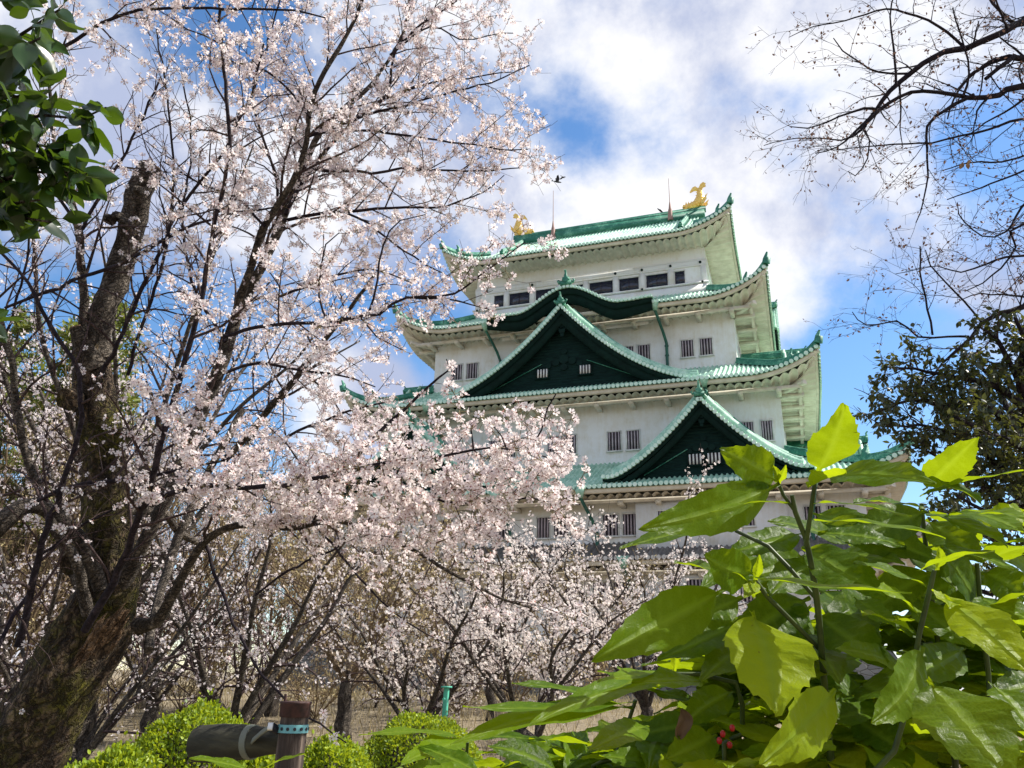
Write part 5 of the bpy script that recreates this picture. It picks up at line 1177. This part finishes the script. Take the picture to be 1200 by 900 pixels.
# ------------------------------------------------------------------ timber prop
def prop():
    rng = np.random.default_rng(111); d = 3.5
    top = at(347, 822, d); gz = float(ground_z(top[0], top[1]))
    t = thing('tree_prop', 'weathered timber post with rusty cap strapped to a dark horizontal log', 'tree support', (top[0], top[1], gz))
    r = 15.5 * d / FPX
    P = np.array([[top[0] - .01, top[1], gz - .2], [top[0] - .005, top[1], (gz + top[2]) / 2], [top[0], top[1], top[2] - .02]])
    L = smooth_line(np.c_[P, [r * 1.15, r * 1.05, r]], .05); mb = MB(); mb.tube(L[:, :3], L[:, 3], 22, 0, True, .03, rng); mb.build('post', 'weathered', t, smooth=True)
    mb = MB(); c = top
    mb.tube([c + [0, 0, -.062], c + [0, 0, -.058], c + [0, 0, -.012], c + [0, 0, -.008], c + [0, 0, .0], c + [0, 0, .0]], [r * 1.06, r * 1.13, r * 1.13, r * 1.19, r * 1.19, r * .9], 24); mb.tube([c - _r * r * .85 + [0, 0, -.03], c - _r * r * .85 + [0, 0, .03]], .006, 6)
    mb.build('metal_cap', 'rust', t)
    zb = at(347, 853, d)[2]; c = np.array([top[0], top[1], zb]); mb = MB(); mb.tube([c + [0, 0, -.016], c + [0, 0, .016]], [r * 1.13, r * 1.13], 28)
    for a in np.arange(14) * 2 * math.pi / 14: mb.disc(c + np.array([math.cos(a), math.sin(a), 0]) * r * 1.13, (math.cos(a), math.sin(a), 0), .007, 8, 1, .0025)
    mb.build('perforated_band', ['strap', 'blackrub'], t)
    # log
    a = at(232, 872, 3.75); b = at(335, 868, 3.6); ax = b - a
    L = smooth_line(np.array([[*a, .078], [*(a + ax * .3), .082], [*(a + ax * .6), .07], [*(a + ax * .8), .058], [*(a + ax * .98), .05]]), .04)
    mb = MB(); mb.tube(L[:, :3], L[:, 3], 20, 0, True, .025, rng); mb.build('cross_log', 'log', t, smooth=True)
    mb = MB()
    for q in (.62,):
        c = a + ax * q; mb.tube([c - ax * .03, c + ax * .03], [.074, .072], 20)
    s1 = a + ax * .68 + _u * .03 - _f * .06; s2 = at(318, 851, 3.42); mb.sweep([s1, (s1 + s2) / 2 + _u * .004, s2], .03, .006, 0, up=tuple(-_f + _u))
    s3 = np.array([top[0], top[1], zb]) - _r * r * 1.1 - _f * .02; mb2 = MB(); mb2.sweep([s2 - _u * .002, s3], .04, .012, 0, up=tuple(-_f + _u))
    mb.build('webbing_strap', 'strapgrey', t); mb2.build('rubber_pad', 'blackrub', t)
    mb = MB(); mb.sweep([s2 - _r * .012 - _f * .004, s2 + _r * .008 - _f * .004], .034, .01, 0, up=tuple(-_f + _u)); mb.build('buckle', 'whiteplate', t)
prop()
def green_post():
    p = at(519, 835, 11.5); gz = float(ground_z(p[0], p[1])); top = at(524, 806, 11.5)
    t = thing('marker_post', 'slim turquoise post leaning behind the clipped bush', 'post', (p[0], p[1], gz))
    mb = MB(); mb.sweep([(p[0], p[1], gz - .1), tuple(top)], .075, .05, 0, up=(0, -1, 0)); mb.build('post', 'greenpost', t)
    mb = MB(); q = np.array([top[0], top[1] - .05, top[2]]); mb.disc(q + [0, -.05, -.15], (0, -1, 0), .02, 8, 0, .01); mb.box(q + [0, .03, .01], (.06, .06, .012)); mb.build('post_cap', 'greenpost', t)
green_post()

# ------------------------------------------------------------------ crows
def crow(c, heading, wing, label, sc=1.0, perched=False):
    t = thing('bird', label, 'bird', c, 'black birds around the castle roof')
    c = np.array(c); h = np.array([math.cos(heading), math.sin(heading), 0.0]); s_ = np.array([-h[1], h[0], 0]); u = np.array([0, 0, 1.0])
    if perched: ax = h * .75 + u * .65
    else: ax = h
    mb = MB(); mb.tube([c - ax * .30 * sc, c - ax * .2 * sc, c - ax * .05 * sc, c + ax * .12 * sc, c + ax * .2 * sc, c + ax * .27 * sc, c + ax * .36 * sc], np.array([.015, .05, .085, .075, .05, .05, .008]) * sc, 10)
    f = np.array([c - ax * .2 * sc, c - ax * .46 * sc + s_ * .07 * sc, c - ax * .48 * sc, c - ax * .46 * sc - s_ * .07 * sc]); mb.add(np.vstack([f + u * .008, f - u * .008]), [[0, 1, 2, 3], [7, 6, 5, 4], [0, 4, 5, 1], [1, 5, 6, 2], [2, 6, 7, 3], [3, 7, 4, 0]])
    mb.build('body', 'crow', t, smooth=True)
    mb = MB()
    for sg in (-1, 1):
        if perched: pts = [c + s_ * sg * .08 * sc + ax * .1 * sc, c + s_ * sg * .10 * sc, c - ax * .34 * sc + s_ * sg * .03 * sc]; mb.tube(pts, [.03 * sc, .05 * sc, .01], 6); continue
        e = s_ * sg * math.cos(wing) + u * math.sin(wing)
        f = np.array([c + h * .1 * sc, c + h * .16 * sc + e * .25 * sc, c + h * .02 * sc + e * .55 * sc, c - h * .1 * sc + e * .45 * sc, c - h * .12 * sc + e * .2 * sc, c - h * .1 * sc])
        mb.add(np.vstack([f + u * .01, f - u * .01]), [[0, 1, 2, 3, 4, 5], [11, 10, 9, 8, 7, 6]])
        for i in range(6): j = (i + 1) % 6; mb.add(np.vstack([f[i] + u * .01, f[j] + u * .01, f[j] - u * .01, f[i] - u * .01]), [[0, 1, 2, 3]])
    mb.build('wings', 'crow', t)
crow(at(653, 213, 70), .6, 1.15, 'black bird with raised wings flying above the left lightning rod', 1.1)
crow(at(659.5, 207.5, 110), 1.2, -.35, 'smaller black bird flying just above and right of the nearer one', 1.0)
crow((5.1, -.1, 36.45), 3.4, 0, 'black bird perched on the castle ridge left of the right hand golden fish', 1.0, True)

# ------------------------------------------------------------------ glossy broad leaved shrub, right foreground
def shrub():
    rng = np.random.default_rng(121); base = at(1010, 1300, 1.25); base2 = at(960, 1000, 1.15); gz = float(ground_z(base[0], base[1]))
    t = thing('broadleaf_shrub', 'glossy yellow green shrub with big toothed leaves filling the lower right', 'shrub', (base[0], base[1], gz))
    root = np.array([base[0], base[1], gz])
    stems = {
        'a': [(975, 900, 1.05, 7), (966, 800, 1.03, 6.5), (957, 700, 1.01, 6), (944, 630, 1.0, 5.5), (932, 600, 1.0, 5), (928, 580, 1.0, 4)],
        'b': [(1010, 920, .95, 6), (1048, 880, .95, 5.5), (1065, 810, .95, 5), (1078, 740, .95, 5), (1090, 690, .95, 5), (1095, 668, .95, 4)],
        'c': [(960, 760, 1.03, 5), (930, 730, 1.02, 4.5), (900, 700, 1.02, 4.5), (885, 680, 1.02, 4.5)],
        'd': [(850, 940, 1.1, 5), (870, 860, 1.1, 5), (862, 800, 1.1, 4.5), (820, 790, 1.1, 4), (788, 790, 1.1, 4)],
        'e': [(1120, 900, 1.2, 6), (1100, 760, 1.2, 5), (1085, 640, 1.2, 4.5), (1080, 590, 1.2, 4)],
        'f': [(944, 640, 1.0, 4.5), (950, 600, .99, 4.5), (955, 565, .98, 4), (958, 556, .98, 3)],
        'g': [(932, 600, 1.0, 3), (918, 580, 1.0, 3.5), (912, 565, 1.0, 3)],
        'h': [(1150, 920, 1.0, 6), (1160, 820, 1.05, 5), (1150, 720, 1.05, 4.5), (1145, 660, 1.05, 4)],
        'i': [(700, 960, 1.2, 5), (720, 890, 1.2, 4.5), (735, 850, 1.2, 4), (745, 820, 1.2, 3.5)],
        'j': [(540, 960, 1.4, 4), (545, 900, 1.4, 3.5), (548, 870, 1.4, 3)],
        'k': [(955, 700, 1.02, 4), (900, 640, 1.05, 4), (862, 622, 1.08, 3.5)],
    }
    SL = {}
    for k, s_ in stems.items():
        L = pix_limb(s_); L[:, 3] *= .62
        if k in 'abdehij': L = np.vstack([[*(root + [0, 0, -.05]), .008], [*(root * .4 + L[0, :3] * .6 + [0, 0, -.12]), .006], L])
        SL[k] = smooth_line(L, .03); mb = MB(); mb.tube(SL[k][:, :3], SL[k][:, 3], 9, 0, True, .03, rng); mb.build('stem', 'stem', t, smooth=True)
    cnt = [0]; rest = MB()
    def leaf(b, tip, wpx, face=.0, roll=0.0, droop=.12, tone=None, fold=.22, depthw=None, curl=.0, big=True):
        """b, tip: 3d points; wpx full width in px at 1 m; face: 0 = blade lies level, 1 = blade faces the viewer"""
        b = np.array(b); tip = np.array(tip); ax = tip - b; ln = np.linalg.norm(ax); ax /= ln
        n0 = np.array([0, 0, 1.0]) * (1 - face) + (-_f) * face; n0 = n0 - ax * (n0 @ ax); n0 /= np.linalg.norm(n0)
        s0 = np.cross(n0, ax); cr, sr = math.cos(roll), math.sin(roll); n1 = n0 * cr + s0 * sr; s1 = np.cross(n1, ax)
        W = wpx * .86; nu, nv = 34, 9
        u = np.linspace(0, 1, nu); v = np.linspace(-1, 1, nv)
        pet = .09
        uu = np.clip((u - pet) / (1 - pet), 0, 1)
        wid = np.sin(math.pi * uu ** .82) ** .78 * (1 - .25 * uu); wid = wid / wid.max() * W / 2
        wid = np.maximum(wid, .0022 * (1 - u) + .0005)
        tm = (uu > .30) & (uu < .97); tooth = np.where((np.arange(nu) % 4 == 0) & tm, .075, 0.0) + np.where((np.arange(nu) % 4 == 3) & tm, .035, 0)
        U, Vv = np.meshgrid(u, v, indexing='ij'); wd = wid[:, None] * np.ones_like(Vv)
        wd = wd * (1 + tooth[:, None] * (np.abs(Vv) > .99))
        sweepf = .05 * W * (tooth[:, None] > .05) * (np.abs(Vv) > .99)
        arch = -droop * ln * (U ** 2) * 1.0 + droop * ln * U        # bowed midrib, ends kept
        ph = rng.uniform(0, 6)
        wav = .06 * W * np.sin(U * 14 + ph + Vv * .8) * np.abs(Vv) ** 1.5
        lat = .10 * W * np.sin(U * math.pi) * rng.normal(0, .7)
        hgt = arch + fold * wd * np.abs(Vv) - .25 * fold * wd * Vv ** 2 * 1.6 + wav + curl * W * Vv ** 2
        quilt = -.012 * W * np.cos((U * 11 - np.abs(Vv) * 2.2) * 2 * math.pi / 1.6) * (np.abs(Vv) < .98)
        P = b + ax * ((U * ln)[..., None] + sweepf[..., None]) + s1 * ((wd * Vv + lat)[..., None]) + n1 * ((hgt + quilt)[..., None])
        rib = np.maximum(np.exp(-(Vv / .05) ** 2), .38 * (np.abs(((U * 7 - np.abs(Vv) * 1.4) % 1) - .5) < .07) * (uu[:, None] > .05) * (np.abs(Vv) < .9))
        tone = rng.uniform(.2, .75) if tone is None else tone
        mb = rest if (cnt[0] >= 96 or not big) else MB()
        mb.grid(P, 0, rib=rib, rnd=np.full(P.shape[:2], tone))
        if mb is not rest: mb.build('leaf', 'aucuba', t, smooth=True); cnt[0] += 1
    def PL(b, tip, w, d0=1.0, d1=1.0, **k): leaf(at(*b, d0), at(*tip, d1), w * (d0 + d1) / 2 / FPX, **k)
    # leaves as seen, each with its own distance; tone paints in sunlight and shade
    PL((957, 556), (990, 474), 66, .98, .90, face=1, fold=.15, tone=.45, droop=.05)
    PL((912, 564), (845, 527), 56, 1.0, .93, face=.9, fold=.2, tone=.4, droop=.1)
    PL((912, 567), (748, 620), 62, 1.0, .86, face=.75, fold=.25, tone=.38, roll=.2)
    PL((924, 590), (831, 602), 22, 1.0, .85, face=.1, tone=.6)
    PL((850, 621), (726, 644), 40, 1.08, .98, face=.35, tone=.15)
    PL((947, 572), (992, 556), 30, .97, .86, face=.5, tone=1.0, curl=.2, fold=.4)
    PL((963, 560), (1096, 566), 60, .99, .84, face=.55, tone=.35, fold=.2, roll=-.2)
    PL((952, 590), (1068, 606), 30, .99, .82, face=.15, tone=.5)
    PL((955, 610), (1108, 630), 36, 1.0, .84, face=.2, tone=.55)
    PL((958, 625), (1060, 640), 50, 1.0, .96, face=.4, tone=.2)
    PL((880, 675), (1068, 694), 46, 1.0, .78, face=.22, tone=.6, droop=-.05)
    PL((882, 672), (824, 650), 60, 1.0, .94, face=.8, tone=.35)
    PL((850, 690), (694, 774), 70, 1.02, .86, face=.7, tone=.42, fold=.2, roll=.1)
    PL((884, 684), (790, 660), 52, 1.02, .95, face=.3, tone=.15)
    PL((880, 718), (908, 838), 118, .93, .80, face=.92, fold=.18, tone=.92, droop=.12, roll=-.12)
    PL((980, 808), (892, 896), 72, .92, .80, face=.85, tone=.86, fold=.24)
    PL((1105, 700), (1212, 792), 72, .86, .74, face=.7, tone=.96, fold=.24, roll=-.15)
    PL((1104, 696), (1112, 712), 40, .9, .82, face=.5, tone=.9)
    PL((1085, 798), (1185, 915), 124, .82, .70, face=.85, fold=.16, tone=.28, droop=.08)
    PL((1080, 757), (1020, 848), 62, .95, .85, face=.8, tone=.5)
    PL((1078, 668), (1166, 646), 26, .92, .78, face=.2, tone=.8)
    PL((1082, 575), (1146, 512), 54, 1.2, 1.12, face=.95, tone=.3)
    PL((1078, 582), (1200, 552), 36, 1.2, 1.05, face=.3, tone=.45)
    PL((1105, 605), (1215, 608), 50, 1.15, 1.0, face=.4, tone=.55)
    PL((1080, 600), (1180, 640), 52, 1.2, 1.0, face=.3, tone=.35)
    PL((1085, 640), (1190, 668), 46, 1.1, .95, face=.35, tone=.4)
    PL((770, 790), (648, 838), 26, 1.1, .95, face=.2, tone=.75)
    PL((782, 798), (620, 850), 40, 1.1, .9, face=.4, tone=.5)
    PL((785, 792), (700, 800), 34, 1.1, .92, face=.3, tone=.65)
    PL((790, 786), (793, 752), 14, 1.1, 1.08, face=.8, tone=.9, fold=.6)
    PL((744, 822), (542, 828), 36, 1.2, 1.0, face=.3, tone=.4, droop=-.06)
    PL((742, 828), (528, 872), 44, 1.2, .98, face=.4, tone=.55)
    PL((740, 830), (600, 800), 34, 1.2, 1.1, face=.3, tone=.3)
    PL((548, 866), (420, 862), 26, 1.4, 1.2, face=.3, tone=.5)
    PL((550, 868), (470, 895), 40, 1.4, 1.2, face=.5, tone=.6)
    PL((548, 866), (640, 870), 30, 1.4, 1.25, face=.3, tone=.35)
    PL((300, 905), (222, 888), 24, 1.5, 1.45, face=.3, tone=.4); PL((302, 905), (358, 884), 22, 1.5, 1.4, face=.3, tone=.5)
    PL((912, 566), (905, 545), 12, 1.0, .98, face=.8, tone=.9, fold=.6); PL((912, 566), (921, 545), 12, 1.0, .98, face=.8, tone=.95, fold=.6)
    PL((957, 556), (948, 552), 10, .98, .96, face=.8, tone=.95, fold=.6); PL((885, 680), (890, 650), 14, 1.02, 1.0, face=.8, tone=.85, fold=.6)
    PL((885, 680), (872, 700), 22, 1.02, .95, face=.6, tone=.9)
    PL((1098, 668), (1100, 640), 16, .95, .94, face=.8, tone=.8, fold=.5)
    PL((850, 622), (846, 596), 12, 1.08, 1.06, face=.8, tone=.5, fold=.5); PL((850, 622), (866, 598), 16, 1.08, 1.0, face=.8, tone=.4, fold=.5)
    PL((940, 640), (1040, 700), 70, 1.05, .95, face=.6, tone=.3); PL((950, 700), (860, 760), 66, 1.1, 1.0, face=.6, tone=.2); PL((955, 720), (1040, 780), 70, 1.1, 1.0, face=.6, tone=.3)
    PL((900, 700), (940, 760), 70, 1.1, 1.02, face=.7, tone=.35); PL((1070, 740), (1010, 720), 40, 1.0, .92, face=.3, tone=.8); PL((1076, 720), (1030, 690), 46, 1.0, .9, face=.5, tone=.7)
    PL((1060, 780), (980, 760), 44, 1.05, .95, face=.5, tone=.6); PL((1090, 690), (1000, 660), 40, 1.05, .95, face=.4, tone=.4)
    PL((1075, 700), (1140, 760), 60, 1.1, 1.0, face=.6, tone=.4); PL((1150, 720), (1100, 640), 56, 1.1, 1.05, face=.6, tone=.35); PL((1148, 700), (1215, 730), 60, 1.05, .95, face=.6, tone=.4)
    PL((1150, 720), (1225, 690), 50, 1.05, .95, face=.5, tone=.6); PL((1160, 800), (1215, 870), 60, 1.0, .9, face=.6, tone=.35)
    for a_, b_, w_, f_, tn in [((870, 700), (790, 740), 50, .5, .25), ((868, 730), (770, 775), 52, .5, .35), ((900, 745), (820, 800), 54, .6, .2), ((940, 740), (985, 800), 56, .7, .25), ((1000, 700), (1050, 735), 40, .4, .5), ((960, 660), (900, 700), 50, .5, .15),
                              ((1010, 770), (930, 800), 50, .4, .4), ((830, 800), (740, 800), 40, .3, .6), ((860, 810), (800, 850), 46, .5, .3), ((1040, 830), (960, 850), 50, .4, .45), ((1130, 760), (1060, 800), 56, .5, .3), ((1000, 840), (1060, 880), 60, .6, .3), ((760, 850), (690, 880), 44, .4, .5), ((840, 860), (780, 890), 50, .5, .35)]:
        PL(a_, b_, w_, rng.uniform(1.04, 1.16), rng.uniform(.95, 1.05), face=f_, tone=tn, roll=rng.normal(0, .15))
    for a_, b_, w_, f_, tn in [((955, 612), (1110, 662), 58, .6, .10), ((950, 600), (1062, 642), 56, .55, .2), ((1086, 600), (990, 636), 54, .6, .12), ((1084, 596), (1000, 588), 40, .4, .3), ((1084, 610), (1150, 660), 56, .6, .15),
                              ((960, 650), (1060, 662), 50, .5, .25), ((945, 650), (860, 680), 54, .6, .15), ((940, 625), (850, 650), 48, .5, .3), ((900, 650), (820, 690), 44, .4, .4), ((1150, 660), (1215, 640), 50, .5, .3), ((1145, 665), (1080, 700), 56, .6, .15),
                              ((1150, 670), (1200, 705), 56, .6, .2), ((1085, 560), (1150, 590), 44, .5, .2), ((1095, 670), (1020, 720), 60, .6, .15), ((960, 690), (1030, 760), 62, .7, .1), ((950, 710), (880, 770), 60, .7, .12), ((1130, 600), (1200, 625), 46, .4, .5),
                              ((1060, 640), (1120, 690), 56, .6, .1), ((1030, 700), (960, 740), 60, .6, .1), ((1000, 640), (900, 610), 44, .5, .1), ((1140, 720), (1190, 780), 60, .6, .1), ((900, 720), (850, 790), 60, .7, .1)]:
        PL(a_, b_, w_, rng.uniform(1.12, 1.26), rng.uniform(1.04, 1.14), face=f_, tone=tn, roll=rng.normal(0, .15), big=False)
    # further whorls inside the bush
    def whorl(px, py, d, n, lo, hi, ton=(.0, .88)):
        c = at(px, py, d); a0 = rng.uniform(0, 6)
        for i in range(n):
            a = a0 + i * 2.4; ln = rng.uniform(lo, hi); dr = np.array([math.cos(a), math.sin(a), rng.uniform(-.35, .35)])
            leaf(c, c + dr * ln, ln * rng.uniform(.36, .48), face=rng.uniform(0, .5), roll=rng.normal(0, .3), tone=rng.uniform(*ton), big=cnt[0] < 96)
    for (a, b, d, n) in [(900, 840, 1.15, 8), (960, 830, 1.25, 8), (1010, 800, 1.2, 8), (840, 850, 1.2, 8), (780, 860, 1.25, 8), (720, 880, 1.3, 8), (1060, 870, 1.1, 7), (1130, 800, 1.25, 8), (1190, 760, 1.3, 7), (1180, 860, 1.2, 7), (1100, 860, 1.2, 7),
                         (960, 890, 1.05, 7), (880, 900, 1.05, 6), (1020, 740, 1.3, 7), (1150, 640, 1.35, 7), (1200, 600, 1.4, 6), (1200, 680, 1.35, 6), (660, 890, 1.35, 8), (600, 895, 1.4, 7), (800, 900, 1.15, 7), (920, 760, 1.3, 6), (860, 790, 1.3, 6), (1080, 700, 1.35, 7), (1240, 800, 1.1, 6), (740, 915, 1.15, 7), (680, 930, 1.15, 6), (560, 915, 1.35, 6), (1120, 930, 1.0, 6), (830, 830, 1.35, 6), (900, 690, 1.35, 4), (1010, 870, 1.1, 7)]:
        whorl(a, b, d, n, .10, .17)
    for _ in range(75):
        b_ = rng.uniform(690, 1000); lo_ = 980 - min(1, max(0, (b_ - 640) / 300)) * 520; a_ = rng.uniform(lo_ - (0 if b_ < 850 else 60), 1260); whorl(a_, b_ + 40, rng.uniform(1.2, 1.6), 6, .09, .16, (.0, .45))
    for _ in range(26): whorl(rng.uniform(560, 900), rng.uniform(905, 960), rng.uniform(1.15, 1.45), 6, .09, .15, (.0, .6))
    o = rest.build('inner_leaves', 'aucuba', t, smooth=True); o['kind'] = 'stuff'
    for (a, b) in ((847, 860), (855, 873), (843, 868), (858, 853)):
        c = at(a, b, .98); mb = MB(); mb.tube([c + _u * q for q in (-.0042, -.003, 0, .003, .0042)], [.0008, .0028, .0036, .0028, .0008], 10)
        mb.build('berry', 'berry', t, smooth=True)
    mb = MB(); c = at(799, 830, 1.0); q = rng.normal(0, .35, (9, 9)); q[1:-1, 1:-1] = (q[1:-1, 1:-1] + q[:-2, 1:-1] + q[2:, 1:-1] + q[1:-1, :-2] + q[1:-1, 2:]) / 3
    U, V = np.meshgrid(np.linspace(0, 1, 9), np.linspace(-1, 1, 9), indexing='ij')
    W = .011 * np.sin(math.pi * (U * .92 + .06)) ** .7
    mb.grid(c - _u * (U * .036)[..., None] + _r * (W * V * .9 + .004 * np.sin(U * 5))[..., None] - _f * (.006 * np.abs(V) + q * .006)[..., None])
    mb.build('withered_leaf', 'deadleaf', t, smooth=True)
    print('shrub leaves', cnt[0])
shrub()
